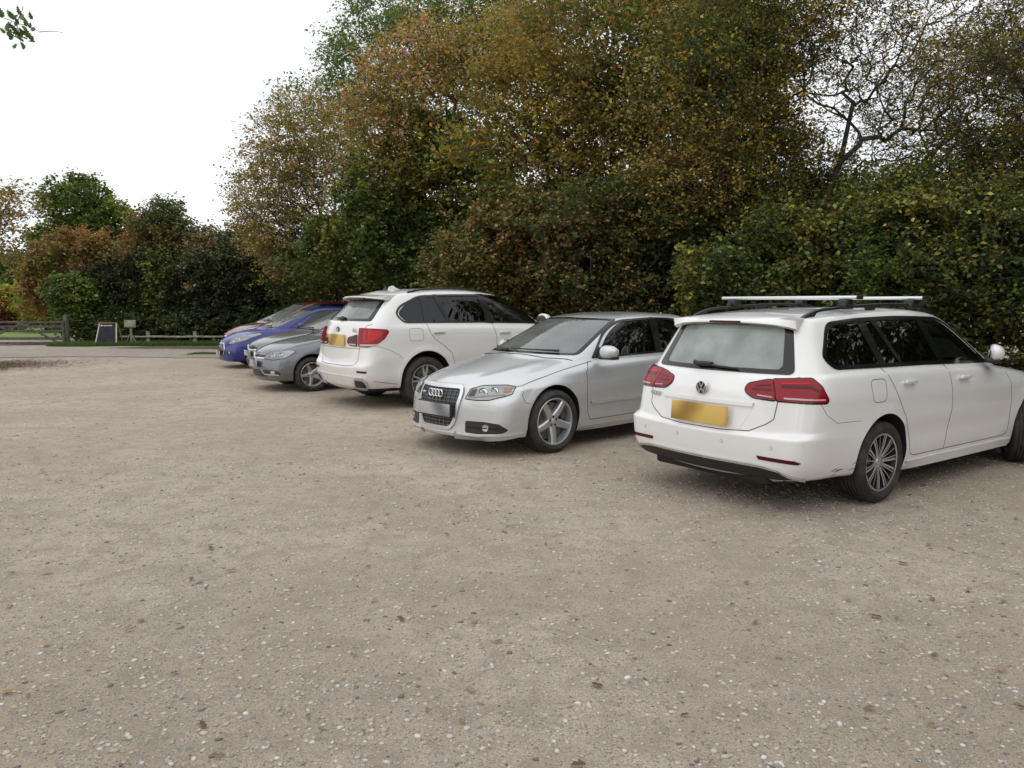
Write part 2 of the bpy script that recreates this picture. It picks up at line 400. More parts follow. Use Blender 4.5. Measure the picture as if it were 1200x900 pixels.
# ---------------- wheels
def make_wheel(parent, pos, side, R, W, rr, style, steer=0, spin=0., dark=None):
    """wheel > tyre, rim, brake_disc. side = +1 outer face to +y"""
    w = empty('wheel'); w.parent = parent; w.location = pos; w.rotation_euler = (0, rad(spin), rad(steer))
    bm = bmesh.new(); h = W / 2
    prof = [(rr, -h * .86), (rr + .012, -h * .98), (rr + (R - rr) * .45, -h * 1.06), (R - .028, -h * .96), (R - .008, -h * .84), (R, -h * .68)]
    g = .006
    for c in (-.42, -.14, .14, .42):
        prof += [(R + .001, h * c - g), (R - .008, h * c - g * .8), (R - .008, h * c + g * .8), (R + .001, h * c + g)]
    prof += [(R, h * .68), (R - .008, h * .84), (R - .028, h * .96), (rr + (R - rr) * .45, h * 1.06), (rr + .012, h * .98), (rr, h * .86)]
    rings = lathe(bm, prof, 72)
    for q in (5, 6, 22, 23):                      # shoulder tread blocks
        if q < len(rings):
            for k, v in enumerate(rings[q]):
                if k % 2: v.co.x *= .993; v.co.z *= .993
    t = from_bm('tyre', bm, M['rubber'], w, 32)
    # rim barrel + lip
    bm = bmesh.new(); o = side
    pr = [(rr + .002, h * .86 * o), (rr - .004, h * .9 * o), (rr - .014, h * .86 * o), (rr - .022, h * .60 * o), (rr - .035, 0), (rr - .03, -h * .7 * o), (rr + .001, -h * .84 * o)]
    lathe(bm, pr, 64)
    yo = h * .66 * o
    def spoke(ang, w0, w1, r0, r1, skew=0., y0=None, y1=None, th=.03):
        ca, sa = math.cos(ang), math.sin(ang); vs = []
        for (r_, ww, yy, sk) in ((r0, w0, (y0 if y0 is not None else h * .50 * o), 0), ((r0 + r1) / 2, (w0 + w1) / 2 * .94, h * .66 * o, skew * .5), (r1, w1, (y1 if y1 is not None else h * .70 * o), skew)):
            for (sx, dy) in ((-1, 0), (-.62, .012), (.62, .012), (1, 0), (1, -th), (-1, -th)):
                tx = sx * ww / 2 + sk
                x = r_ * ca - tx * sa; z = r_ * sa + tx * ca
                vs.append(bm.verts.new((x, yy + dy * o, z)))
        for s_ in range(2):
            for k in range(6): bm.faces.new((vs[s_ * 6 + k], vs[s_ * 6 + (k + 1) % 6], vs[s_ * 6 + 6 + (k + 1) % 6], vs[s_ * 6 + 6 + k]))
        bm.faces.new(vs[:6]); bm.faces.new(vs[-6:])
    ro = rr - .012
    if style == 'five':
        for k in range(5): spoke(2 * math.pi * k / 5, .085, .068, .055, ro, th=.05)
    elif style == 'five_slim':
        for k in range(5): spoke(2 * math.pi * k / 5, .07, .048, .05, ro, th=.045)
    elif style == 'five_double':
        for k in range(5):
            for e in (-1, 1): spoke(2 * math.pi * k / 5 + e * .12, .04, .032, .05, ro, skew=e * .014, th=.045)
            spoke(2 * math.pi * k / 5, .05, .028, .03, ro * .5, th=.045)
    elif style == 'fan':                          # ten groups of slim bright blades over dark barrel
        for k in range(5):
            a = 2 * math.pi * k / 5
            for e in (-1, 1):
                spoke(a + e * .17, .022, .028, .045, ro, skew=e * .006, th=.035)
                spoke(a + e * .42, .016, .013, .05, ro, skew=-e * .020, th=.035)
        for k in range(5): spoke(2 * math.pi * (k + .5) / 5, .012, .009, .06, ro, th=.035)
    elif style == 'ten':
        for k in range(7): spoke(2 * math.pi * k / 7, .05, .05, .05, ro, th=.04)
    lathe(bm, [(.001, h * .60 * o), (.058, h * .58 * o), (.070, h * .50 * o), (.072, h * .1 * o)], 24)
    bmesh.ops.recalc_face_normals(bm, faces=bm.faces)
    rim = from_bm('rim', bm, M['alloy'], w, 32)
    if style == 'fan':
        rim.data.materials.append(M['alloy_dark']); me = rim.data
        for p in me.polygons:
            c = p.center
            rad_ = math.hypot(c.x, c.z)
            if abs(p.normal.y) < .55 and rad_ < rr - .02: p.material_index = 1
            elif rad_ > rr - .03 and c.y * o < h * .8: p.material_index = 1
    # hub cap and bolts
    bm = bmesh.new(); lathe(bm, [(.0005, h * .66 * o), (.024, h * .66 * o), (.029, h * .62 * o), (.030, h * .5 * o)], 24)
    bmesh.ops.recalc_face_normals(bm, faces=bm.faces)
    from_bm('hub_cap', bm, M['satin'] if style != 'five' else M['lamp_house'], w, 30)
    if style == 'five':
        for k in range(5):
            bm = bmesh.new(); a = 2 * math.pi * (k + .5) / 5; q = bmesh.ops.create_cone(bm, segments=12, radius1=.0105, radius2=.009, depth=.01, cap_ends=True)
            bmesh.ops.transform(bm, verts=q['verts'], matrix=Matrix.Rotation(rad(90), 4, 'X'))
            b_ = from_bm('wheel_bolt', bm, M['trim'], w, 30); b_.location = (.046 * math.cos(a), h * .60 * o, .046 * math.sin(a))
    bm = bmesh.new(); lathe(bm, [(.001, h * .2 * o), (.09, h * .2 * o), (.095, h * .12 * o), (rr - .05, h * .12 * o), (rr - .05, h * .0), (.001, 0)], 40)
    box(bm, (-(rr - .09) * .98, h * .12 * o, .05), (.06, .09, .16))
    bmesh.ops.recalc_face_normals(bm, faces=bm.faces)
    from_bm('brake_disc', bm, M['disc'], w, 30)
    return w
def seat(bm, x, y, z, w=.5, top=.62, head=True, lean=.2):
    R_ = Matrix.Rotation(-lean, 3, 'Y')
    box(bm, (x + .22, y, z), (.5, w, .16), bevel=.05)
    box(bm, (x - .06, y, z + top * .48), (.13, w, top), R_, bevel=.05)
    if head: box(bm, (x - .06 - .62 * top * math.sin(lean) - .0, y, z + top * 1.08), (.09, .26, .18), R_, bevel=.04)
def txt(name, s, size, m, parent, loc, rot, ext=.002, sx=1.0, bold=0.0):
    cu = bpy.data.curves.new(name, 'FONT'); cu.body = s; cu.size = size; cu.extrude = ext; cu.offset = bold; cu.align_x = 'CENTER'; cu.align_y = 'CENTER'
    o = bpy.data.objects.new(name, cu); C.objects.link(o); dg = bpy.context.evaluated_depsgraph_get(); dg.update()
    me = bpy.data.meshes.new_from_object(o.evaluated_get(dg)); bpy.data.objects.remove(o)
    for v in me.vertices: v.co.x *= sx
    q = link(name, me, m, parent); q.location = loc; q.rotation_euler = rot
    return q
def sstep(t): t = np.clip(t, 0, 1); return t * t * (3 - 2 * t)
def make_shell(root, spec, paintm, cuts, inner):
    """builds the body (opened for wheels, cabin and windows); returns Skin of the uncut surface"""
    B = loft(spec['levels'])
    arches = spec['arches']                       # (x, z, R_cut, flare)
    def post(V):
        for ax, azz, R_, fl in arches:
            d = np.hypot(V[:, 0] - ax, V[:, 2] - azz)
            k = sstep((R_ + .10 - d) / .09) * (np.abs(V[:, 1]) > .55) * (V[:, 2] < azz + R_ + .12) * (V[:, 2] > .05)
            V[:, 1] += np.sign(V[:, 1]) * k * fl
        for x0, x1, z0, dep in spec.get('scoop', []):  # hollow low in the doors
            k = np.exp(-((V[:, 2] - z0) / .09) ** 2) * sstep((V[:, 0] - x0) / .15) * sstep((x1 - V[:, 0]) / .15) * (np.abs(V[:, 1]) > .6)
            V[:, 1] -= np.sign(V[:, 1]) * k * dep
        if 'post' in spec: V = spec['post'](V)
        return V
    bm = loft_mesh(B, post)
    bvh = BVHTree.FromBMesh(bm)
    me = bpy.data.meshes.new('body'); bm.to_mesh(me); bm.free()
    cutters = []
    for ax, azz, R_, fl in arches:
        for s_ in (-1, 1):
            c = bmesh.new(); q = bmesh.ops.create_cone(c, segments=64, radius1=R_, radius2=R_, depth=.7, cap_ends=True)
            bmesh.ops.transform(c, verts=c.verts, matrix=Matrix.Translation((ax, s_ * (.56 + .35), azz)) @ Matrix.Rotation(rad(90), 4, 'X'))
            cutters.append(c)
            # open the arch downwards
            c2 = bmesh.new(); box(c2, (ax, s_ * .91, azz - .25), (R_ * 2 * .985, .702, .5)); cutters.append(c2)
    if inner is not None:
        cutters.append(loft_mesh(loft(inner)))
    for c in cuts: cutters.append(prism(*c))
    res = boolean_diff(me, cutters)
    body = link('body', res, [paintm, M['interior'], M['underbody']], root, 28)
    # inside faces get trim, wheel wells get underbody
    sk = Skin(bvh)
    n = len(res.polygons)
    cz = np.empty(n * 3, np.float32); res.polygons.foreach_get('center', cz); cz = cz.reshape(-1, 3)
    nz = np.empty(n * 3, np.float32); res.polygons.foreach_get('normal', nz); nz = nz.reshape(-1, 3)
    mi = np.zeros(n, np.int32)
    for i in range(n):
        p = Vector([float(v) for v in cz[i]]); loc, nn, k, dist = bvh.find_nearest(p)
        if dist > .004 or nn.dot(Vector([float(v) for v in nz[i]])) < .2:
            inwell = any(math.hypot(p.x - a[0], p.z - a[1]) < a[2] + .01 for a in arches) or p.z < .4
            mi[i] = 2 if inwell else 1
            if dist < .03 and inwell and math.hypot(nz[i][0], nz[i][2]) > .5 and abs(abs(p.y)) > .7 and dist < .02: mi[i] = 0
        elif nn.z < -.9 and p.z < .35: mi[i] = 2
    res.polygons.foreach_set('material_index', mi)
    return body, sk, bvh
def door_handle(root, sk, view, x, z, m, w=.17):
    sg = -1 if view == 'R' else 1
    p, n = sk.hit(view, x, z, .0); bm = bmesh.new()
    box(bm, (0, 0, 0), (w, .022, .03), bevel=.010)
    box(bm, (-w * .36, -.018 * sg, 0), (.03, .03, .022)); box(bm, (w * .36, -.018 * sg, 0), (.03, .03, .022))
    a = math.atan2(-n.x, abs(n.y)) * (-sg)
    o = from_bm('door_handle', bm, m, root, 35); o.location = p + Vector((0, .026 * sg, .002)); return o
def mirror(root, loc, side, m, s=1.0, rz=0):
    """door mirror > mirror_glass, mirror_foot"""
    bm = bmesh.new(); bmesh.ops.create_uvsphere(bm, u_segments=24, v_segments=16, radius=1)
    for v in bm.verts:
        x, y, z = v.co
        sx = .085 if x > 0 else .035
        e = 1.0
        v.co = (x * sx, (abs(y) ** .8) * math.copysign(1, y) * .125, (abs(z) ** .85) * math.copysign(1, z) * .078 * (1 - .12 * y * side))
    o = from_bm('door_mirror', bm, m, root, 60); o.location = loc; o.scale = (s, s, s); o.rotation_euler = (0, 0, rz)
    bm = bmesh.new(); bmesh.ops.create_uvsphere(bm, u_segments=24, v_segments=10, radius=1)
    for v in bm.verts: v.co = (v.co.x * .012 - .03, v.co.y * .112, v.co.z * .066)
    from_bm('mirror_glass', bm, M['chrome'], o, 60)
    bm = bmesh.new(); box(bm, (-.01, -side * .10, -.060), (.085, .09, .05), bevel=.012); box(bm, (-.005, -side * .0, -.064), (.11, .20, .038), bevel=.015)
    from_bm('mirror_foot', bm, M['trim'], o, 35)
    return o
def wiper(root, sk, view, pts, m=None, r=.007):
    bm = bmesh.new(); P = [sk.hit(view, u, t, .022)[0] for u, t in pts]
    tube(bm, P, [r * 1.9] + [r] * (len(P) - 2) + [r * .7], 6)
    return from_bm('wiper', bm, m or M['trim'], root, 40)
def plate(root, loc, rz, m, w=.52, h=.111, tilt=0):
    bm = bmesh.new(); box(bm, (0, 0, 0), (.008, w, h), bevel=.003)
    o = from_bm('number_plate', bm, m, root, 30); o.location = loc; o.rotation_euler = (0, tilt, rz); return o
def cabin(root, xf, xr, z, w, wheel_side=-1, belt=1.0, dash_x=None, rows=2):
    bm = bmesh.new()
    for s_ in (-1, 1): seat(bm, xf, s_ * .37, z, .50, .62)
    from_bm('front_seats', bm, M['seat'], root, 40)
    bm = bmesh.new(); box(bm, (xr + .2, 0, z), (.5, w, .16), bevel=.05); box(bm, (xr - .05, 0, z + .28), (.13, w, .56), Matrix.Rotation(-.25, 3, 'Y'), bevel=.05)
    for s_ in (-1, 0, 1): box(bm, (xr - .17, s_ * .40, z + .60), (.08, .24, .13), bevel=.035)
    from_bm('rear_seat', bm, M['seat'], root, 40)
    if dash_x:
        bm = bmesh.new(); box(bm, (dash_x, 0, belt - .10), (.55, w + .1, .16), bevel=.06); from_bm('dashboard', bm, M['interior'], root, 40)
        bm = bmesh.new(); c = Vector((dash_x - .42, .37 * wheel_side, belt - .05)); pts = []
        for k in range(25):
            t = 2 * math.pi * k / 24; pts.append(c + Vector((-.07 * math.sin(t), .18 * math.cos(t), .17 * math.sin(t))))
        tube(bm, pts, .014, 8, False); box(bm, c, (.04, .32, .05), bevel=.01); from_bm('steering_wheel', bm, M['interior'], root, 40)
def pane(root, sk, name, poly, view, m, hole_grow=.0):
    o = sk.panel(name, offset_poly(poly, .008), view, -.004, m, root, depth=0, res=.05, smooth=180); return o
def ctr(p): return p

def build_golf():
    root = empty('estate_car')
    tag(root, 'white estate car with silver roof bars, nearest the camera, its tail towards us', 'car', 'cars parked on the gravel')
    P = M['white_a']; R_, W_ = .316, .205; wb = 2.63
    lv = [
     dict(r=(-.92, .20), rc=(-.80, .62, .20), s=[(-.2, .66, .20), (.7, .68, .20), (1.8, .68, .20), (2.7, .66, .20)], fc=(3.2, .6, .20), f=(3.34, .20), rho=.3),
     dict(r=(-1.04, .27), rc=(-.92, .80, .27), s=[(-.2, .84, .25), (.7, .845, .19), (1.8, .845, .19), (2.7, .84, .21)], fc=(3.26, .76, .22), f=(3.42, .20), rho=.25, br=.4, bf=.4),
     dict(r=(-1.085, .36), rc=(-.99, .845, .36), s=[(-.2, .872, .34), (.7, .868, .32), (1.8, .868, .32), (2.7, .872, .34)], fc=(3.32, .80, .38), f=(3.49, .38), rho=.5, br=.4, bf=.4),
     dict(r=(-1.10, .555), rc=(-.985, .875, .575), s=[(-.2, .893, .55), (.7, .890, .52), (1.8, .890, .52), (2.7, .890, .52)], fc=(3.33, .83, .54), f=(3.50, .54), rho=.12, br=.4, bf=.4),
     dict(r=(-1.075, .580), rc=(-.91, .862, .615), s=[(-.2, .900, .66), (.7, .897, .64), (1.8, .897, .64), (2.7, .890, .64)], fc=(3.30, .83, .64), f=(3.48, .64), rho=.12, br=.25, bf=.4),
     dict(r=(-1.055, .86), rc=(-.85, .868, .86), s=[(-.2, .905, .83), (.7, .893, .81), (1.8, .893, .80), (2.6, .885, .80)], fc=(3.15, .80, .76), f=(3.42, .74), rho=.25, br=.3, bf=.4),
     dict(r=(-1.00, .965), rc=(-.80, .825, .985), s=[(-.2, .868, 1.0), (.7, .865, .975), (1.7, .862, .95), (2.35, .835, .90)], fc=(2.9, .72, .86), f=(3.15, .85), rho=.4, br=.3, bf=.4),
     dict(r=(-.98, .99), rc=(-.765, .79, 1.02), s=[(-.2, .822, 1.035), (.7, .822, 1.02), (1.4, .815, 1.0), (1.85, .79, .975)], fc=(2.15, .74, .955), f=(2.48, .965), rho=.12, br=.3, bf=.5),
     dict(r=(-.76, 1.392), rc=(-.64, .60, 1.398), s=[(-.15, .625, 1.425), (.45, .632, 1.455), (.95, .622, 1.455), (1.25, .60, 1.430)], fc=(1.47, .565, 1.395), f=(1.64, 1.415), rho=.28, br=.3, bf=.4),
     dict(r=(-.70, 1.425), rc=(-.58, .47, 1.432), s=[(-.15, .50, 1.462), (.45, .50, 1.488), (.9, .50, 1.488), (1.15, .48, 1.468)], fc=(1.33, .44, 1.44), f=(1.50, 1.447), rho=.5, br=.3, bf=.4),
     dict(r=(-.55, 1.455), rc=(-.45, .16, 1.457), s=[(-.1, .16, 1.478), (.4, .16, 1.494), (.8, .16, 1.494), (1.0, .16, 1.487)], fc=(1.12, .14, 1.474), f=(1.2, 1.474), rho=.4, br=.3, bf=.4)]
    inner = [
     dict(r=(-.86, .62), rc=(-.72, .74, .62), s=[(-.2, .76, .62), (.7, .76, .62), (1.4, .76, .62), (1.8, .74, .62)], fc=(2.0, .66, .62), f=(2.1, .62), rho=.1),
     dict(r=(-.87, .985), rc=(-.72, .735, .99), s=[(-.2, .765, .985), (.7, .765, .97), (1.4, .76, .955), (1.8, .735, .94)], fc=(2.05, .68, .93), f=(2.3, .93), rho=.1, bf=.5),
     dict(r=(-.70, 1.36), rc=(-.60, .56, 1.365), s=[(-.15, .585, 1.38), (.45, .59, 1.395), (.95, .58, 1.39), (1.25, .56, 1.365)], fc=(1.42, .52, 1.34), f=(1.57, 1.36), rho=.2),
     dict(r=(-.50, 1.40), rc=(-.45, .16, 1.40), s=[(-.1, .16, 1.42), (.4, .16, 1.43), (.8, .16, 1.43), (1.0, .16, 1.41)], fc=(1.1, .14, 1.40), f=(1.2, 1.40), rho=.3)]
    # side panes (x, z)
    q1 = rpoly([(-.60, 1.12, .10), (-.53, 1.072, .06), (.035, 1.066), (-.045, 1.385), (-.40, 1.36, .06)], .03)
    q2 = rpoly([(.115, 1.064), (.335, 1.059), (.135, 1.397), (.045, 1.394)], .02)
    q3 = rpoly([(.37, 1.058), (.965, 1.042), (.84, 1.408), (.18, 1.40)], .025)
    q4 = rpoly([(1.05, 1.040), (1.83, 1.015), (1.80, 1.065), (1.50, 1.275, .3), (1.28, 1.376, .2), (.93, 1.406)], .025)
    outline = rpoly([(-.63, 1.13, .13), (-.55, 1.045, .07), (.7, 1.028), (1.95, .992, .02), (1.88, 1.05, .04), (1.56, 1.29, .3), (1.30, 1.408, .25), (.5, 1.426, .2), (-.05, 1.412, .1), (-.43, 1.384, .09)], .05)
    glass_b = rpoly([(-.655, 1.012), (.655, 1.012), (.525, 1.375), (-.525, 1.375)], .05)
    clear_b = rpoly([(-.565, 1.045), (.565, 1.045), (.475, 1.36), (-.475, 1.36)], .05)
    ws = rpoly([(-.66, 1.01), (.66, 1.01), (.52, 1.36), (-.52, 1.36)], .05)
    cuts = [(q, (0, 1, 0), (1, 0, 0), -1.2, 1.2) for q in (q1, q2, q3, q4)]
    cuts += [(clear_b, (1, 0, 0), (0, 1, 0), -1.4, -.3), (ws, (1, 0, 0), (0, 1, 0), 1.2, 2.8)]
    spec = dict(levels=lv, arches=[(0, .345, .352, .012), (wb, .345, .352, .012)], scoop=[(.25, 2.3, .50, .012)])
    body, sk, bvh = make_shell(root, spec, P, cuts, inner)
    for v in ('R', 'L'):
        for q in (q1, q2, q3): pane(root, sk, 'side_window', q, v, M['glass'] if q is not q3 else M['glass'])
        pane(root, sk, 'side_window', q4, v, M['glass'])
        # black pillars and surround
        for name, pl in (('door_pillar', rpoly([(.955, 1.03), (1.06, 1.025), (.94, 1.418), (.83, 1.42)], .004)), ('rear_pillar', rpoly([(.03, 1.048), (.122, 1.046), (.055, 1.414), (-.055, 1.41)], .004)), ('window_divider', rpoly([(.325, 1.043), (.38, 1.042), (.19, 1.415), (.125, 1.413)], .004)),
                         ('mirror_base', rpoly([(1.80, 1.005), (1.935, .998), (1.86, 1.06), (1.78, 1.11)], .01))):
            sk.panel(name, pl, v, .003, M['gloss_black'], root, depth=.01, res=.05)
        sk.ring('window_surround', offset_poly(outline, .0), offset_poly(outline, -.03), v, .0045, M['gloss_black'], root)
        fuel = [(-.18, .80), (-.02, .80), (.015, .835), (.015, .935), (-.03, .965), (-.15, .965), (-.185, .93), (-.21, .83)]
        L_ = []
        if v == 'R': L_.append(dict(pts=rpoly([(-.19, .79), (-.01, .79), (.01, .96), (-.20, .96)], .05), view=v, w=.005, off=.0008, closed=True, depth=.002))
        dr = [(.02, 1.035), (.08, .95), (.16, .82), (.27, .66), (.385, .47), (.405, .38), (.43, .335), (.50, .315), (1.0, .315)]
        L_ += [dict(pts=dr, view=v, w=.0055, off=.0012, depth=.002), dict(pts=[(1.005, 1.02), (1.03, .92), (1.04, .70), (1.02, .50), (.985, .32)], view=v, w=.006, off=.0012, depth=.002),
               dict(pts=[(1.0, .315), (2.12, .315), (2.17, .34), (2.19, .50), (2.165, .80), (2.10, .93), (1.98, .97)], view=v, w=.0055, off=.0012, depth=.002)]
        sk.lines('door_gap', L_, M['seam_w'], root)
        sk.lines('bumper_gap', [dict(pts=[(-.80, .83), (-.74, .74), (-.62, .675), (-.34, .67)], view=v, w=.004, off=.0008, depth=.002)], M['seam_soft'], root)
        door_handle(root, sk, v, .335, .918, P); door_handle(root, sk, v, 1.25, .905, P)
        mirror(root, (1.735, (-.90 if v == 'R' else .90), 1.09), -1 if v == 'R' else 1, P, 1.0, rz=(rad(-62) if v == 'R' else rad(62)))
        # sill strip, side reflector
        sk.lines('sill', [dict(pts=[(.38, .245), (2.25, .245)], view=v, w=.07, off=.012, depth=.02)], P, root)
    # rear glass
    sk.panel('rear_window', offset_poly(clear_b, .01), 'back', -.003, M['glass_sky_sheen'], root, depth=0, res=.05, smooth=180)
    sk.ring('rear_window_border', glass_b, clear_b, 'back', .004, M['gloss_black'], root)
    sk.panel('windscreen', offset_poly(ws, .01), 'front', -.004, M['glass_clear'], root, depth=0, res=.06, smooth=180)
    # roof spoiler with side fins
    bm = bmesh.new(); rows = []
    for i in range(21):
        t = -1 + 2 * i / 20; y = t * .588; xb = -.80 + .07 * abs(t) ** 3; zt = 1.418 - .022 * t * t; droop = .02 * abs(t) ** 6
        rows.append([bm.verts.new(p) for p in ((-.60, y * .97, zt + .022), (-.74, y, zt + .006), (xb, y, zt - .022 - droop), (xb - .004, y, zt - .034 - droop), (xb + .03, y, zt - .048 - droop * 1.4), (-.70, y, zt - .04))])
    for A, B in zip(rows, rows[1:]):
        for k in range(6): bm.faces.new((A[k], A[(k + 1) % 6], B[(k + 1) % 6], B[k]))
    bm.faces.new(rows[0]); bm.faces.new(rows[-1][::-1]); bmesh.ops.recalc_face_normals(bm, faces=bm.faces)
    sp = from_bm('roof_spoiler', bm, P, root, 40)
    bm = bmesh.new(); box(bm, (-.803, 0, 1.386), (.012, .30, .016), bevel=.005); from_bm('brake_light', bm, M['lamp_dark'], sp, 40)
    # rear lamps: pale base, red, dark stripes. drawn from an oblique direction so they wrap the corner
    for sgn, view in ((-1, 232), (1, 128)):
        d, a = sk.frame(view)
        def S(x, y): return a.dot(Vector((x, y * sgn, 0)))
        body_l = rpoly([(S(-.955, .61), .835), (S(-.76, .885), .830), (S(-.745, .885), .845), (S(-.80, .88), .94), (S(-.84, .84), .992), (S(-.958, .61), .975)], .012)
        tail_l = rpoly([(S(-.958, .60), .835), (S(-.985, .42), .845), (S(-.99, .36), .885), (S(-.985, .395), .935), (S(-.96, .55), .968), (S(-.958, .60), .972)], .02)
        for nm, pl in (('rear_lamp', body_l), ('tailgate_lamp', tail_l)):
            lamp = sk.panel(nm, pl, view, .010, M['lamp_red'], root, depth=.02, res=.03)
            sk.lines('lamp_gap', [dict(pts=offset_poly(pl, .006), view=view, w=.010, off=.003, closed=True)], M['gloss_black'], lamp)
        sk.lines('lamp_stripe', [dict(pts=[(S(-.93, .64), .93), (S(-.86, .835), .935), (S(-.81, .865), .905)], view=view, w=.018, off=.0125),
                 dict(pts=[(S(-.96, .58), .90), (S(-.985, .42), .90)], view=view, w=.014, off=.0125), dict(pts=[(S(-.96, .58), .935), (S(-.975, .45), .925)], view=view, w=.010, off=.0125)], M['lamp_dark'], root)
        sk.lines('lamp_glow_strip', [dict(pts=[(S(-.93, .64), .95), (S(-.86, .83), .958)], view=view, w=.012, off=.013)], M['lamp_bright'], root)
        sk.lines('reversing_lamp', [dict(pts=[(S(-.93, .65), .851), (S(-.78, .88), .850)], view=view, w=.012, off=.0130), dict(pts=[(S(-.96, .58), .853), (S(-.98, .46), .862)], view=view, w=.008, off=.0130)], M['lamp_clear'], root)
        sk.panel('rear_reflector', rpoly([(S(-1.03, .52), .405), (S(-.96, .80), .40), (S(-.95, .82), .412), (S(-.98, .78), .428), (S(-1.03, .50), .432)], .006), view, .005, M['lamp_dark'], root, depth=.01, res=.04)
    sk.lines('tailgate_gap', [dict(pts=[(-.70, 1.00), (-.62, .985), (-.612, .84), (-.60, .70), (-.55, .66), (-.43, .60), (-.20, .585), (.20, .585), (.43, .60), (.55, .66), (.60, .70), (.612, .84), (.62, .985), (.70, 1.0)], view='back', w=.0065, off=.0015, depth=.002)], M['seam_w'], root)
    # plate recess, drawn as its lipped surround
    rec = rpoly([(-.44, .775), (.44, .775), (.36, .61), (-.36, .61)], .02)
    rec_in = [(p[0] * .97, .69 + (p[1] - .69) * .9) for p in rec]
    sk.ring('plate_recess', rec, rec_in, 'back', .002, P, root, depth=.004)
    sk.lines('plate_recess_lip', [dict(pts=[(-.44, .79), (.44, .79)], view='back', w=.03, off=.012, depth=.02)], P, root)
    plate(root, (-1.085, 0, .69), 0, M['plate_y'], w=.55, h=.15, tilt=.05)
    # bumper lower grille, chrome strip
    sk.panel('bumper_skid', rpoly([(-.62, .262), (.62, .262), (.78, .285), (.66, .335), (.50, .352), (-.50, .352), (-.66, .335), (-.78, .285)], .02), 'back', .006, M['trim'], root, depth=.03, res=.05)
    sk.lines('bumper_strip', [dict(pts=[(-.79, .285), (-.68, .345), (-.52, .362), (.52, .362), (.68, .345), (.79, .285)], view='back', w=.016, off=.022, depth=.02)], M['chrome'], root)
    bm = bmesh.new(); box(bm, (-.72, 0, .26), (.5, 1.1, .12), bevel=.03); box(bm, (1.2, 0, .23), (2.6, 1.2, .08)); from_bm('underbody', bm, M['underbody'], root, 30)
    for y in (-.62, -.22, .22, .62):
        p, n = sk.hit('back', y, .50, .002); bm = bmesh.new(); bmesh.ops.create_cone(bm, segments=20, radius1=.0105, radius2=.0105, depth=.006, cap_ends=True)
        o = from_bm('parking_sensor', bm, P, root, 30); o.location = p; o.rotation_euler = n.to_track_quat('Z', 'Y').to_euler()
        bm = bmesh.new(); lathe(bm, [(.0105, 0), (.0125, 0), (.0125, .001), (.0105, .001)], 20); bmesh.ops.rotate(bm, verts=bm.verts, matrix=Matrix.Rotation(rad(90), 3, 'X')); from_bm('sensor_ring', bm, M['seam_soft'], o, 30)
    # scuffed corner scratches
    r2 = random.Random(3)
    for k in range(9):
        x = -.62 + r2.random() * .32; z = .27 + r2.random() * .05 + (x + .62) * .12
        bm = bmesh.new(); sk.ribbon(bm, [(x, z), (x + .02 + r2.random() * .03, z + .008 + r2.random() * .012), (x + .06, z + .012)], 'R', .004 + r2.random() * .004, .001, depth=.001, step=.02)
        bmesh.ops.recalc_face_normals(bm, faces=bm.faces); from_bm('scratch', bm, M['seam_w'], root)
    # badge: ring, V over W
    bp = Vector((-1.052, 0, .885)); bm = bmesh.new()
    lathe(bm, [(.050, 0), (.052, -.008), (.046, -.009), (.045, -.002)], 40, closed=True)
    bmesh.ops.rotate(bm, verts=bm.verts, matrix=Matrix.Rotation(rad(-90), 3, 'Z'))
    def stroke(p, q, w=.009):
        p = Vector(p); q = Vector(q); t = (q - p).normalized(); nn = Vector((-t.y, t.x)) * w / 2
        f = [bm.verts.new((-.008, a_.x, a_.y)) for a_ in (p + nn, p - nn, q - nn, q + nn)]; g = [bm.verts.new((.0, v.co.y, v.co.z)) for v in f]
        bm.faces.new(f); bm.faces.new(g[::-1])
        for k in range(4): bm.faces.new((f[k], f[(k + 1) % 4], g[(k + 1) % 4], g[k]))
    for s_ in (-1, 1):
        stroke((s_ * .022, .042), (s_ * .002, .004)); stroke((s_ * .042, .022), (s_ * .019, -.040)); stroke((s_ * .019, -.040), (0, -.002))
    bmesh.ops.recalc_face_normals(bm, faces=bm.faces)
    b = from_bm('badge', bm, M['chrome'], root, 30); b.location = bp
    bm = bmesh.new(); lathe(bm, [(.0005, 0), (.047, 0), (.047, .004)], 32); bmesh.ops.rotate(bm, verts=bm.verts, matrix=Matrix.Rotation(rad(-90), 3, 'Z')); bmesh.ops.recalc_face_normals(bm, faces=bm.faces)
    from_bm('badge_disc', bm, M['gloss_black'], b, 30)
    p, n = sk.hit('back', .54, .785, .002); txt('lettering', 'GOLF', .048, M['satin'], root, p + Vector((-.010, 0, 0)), (rad(90), 0, math.atan2(n.y, n.x) + rad(90)), sx=1.25, bold=.001)
    wiper(root, sk, 'back', [(.17, 1.055), (.05, 1.045), (-.10, 1.035), (-.24, 1.03)], r=.010)
    bm = bmesh.new(); box(bm, (0, 0, 0), (.05, .16, .035), bevel=.014); o = from_bm('wiper_cover', bm, M['trim'], root, 40); o.location = sk.hit('back', .07, 1.05, .02)[0]
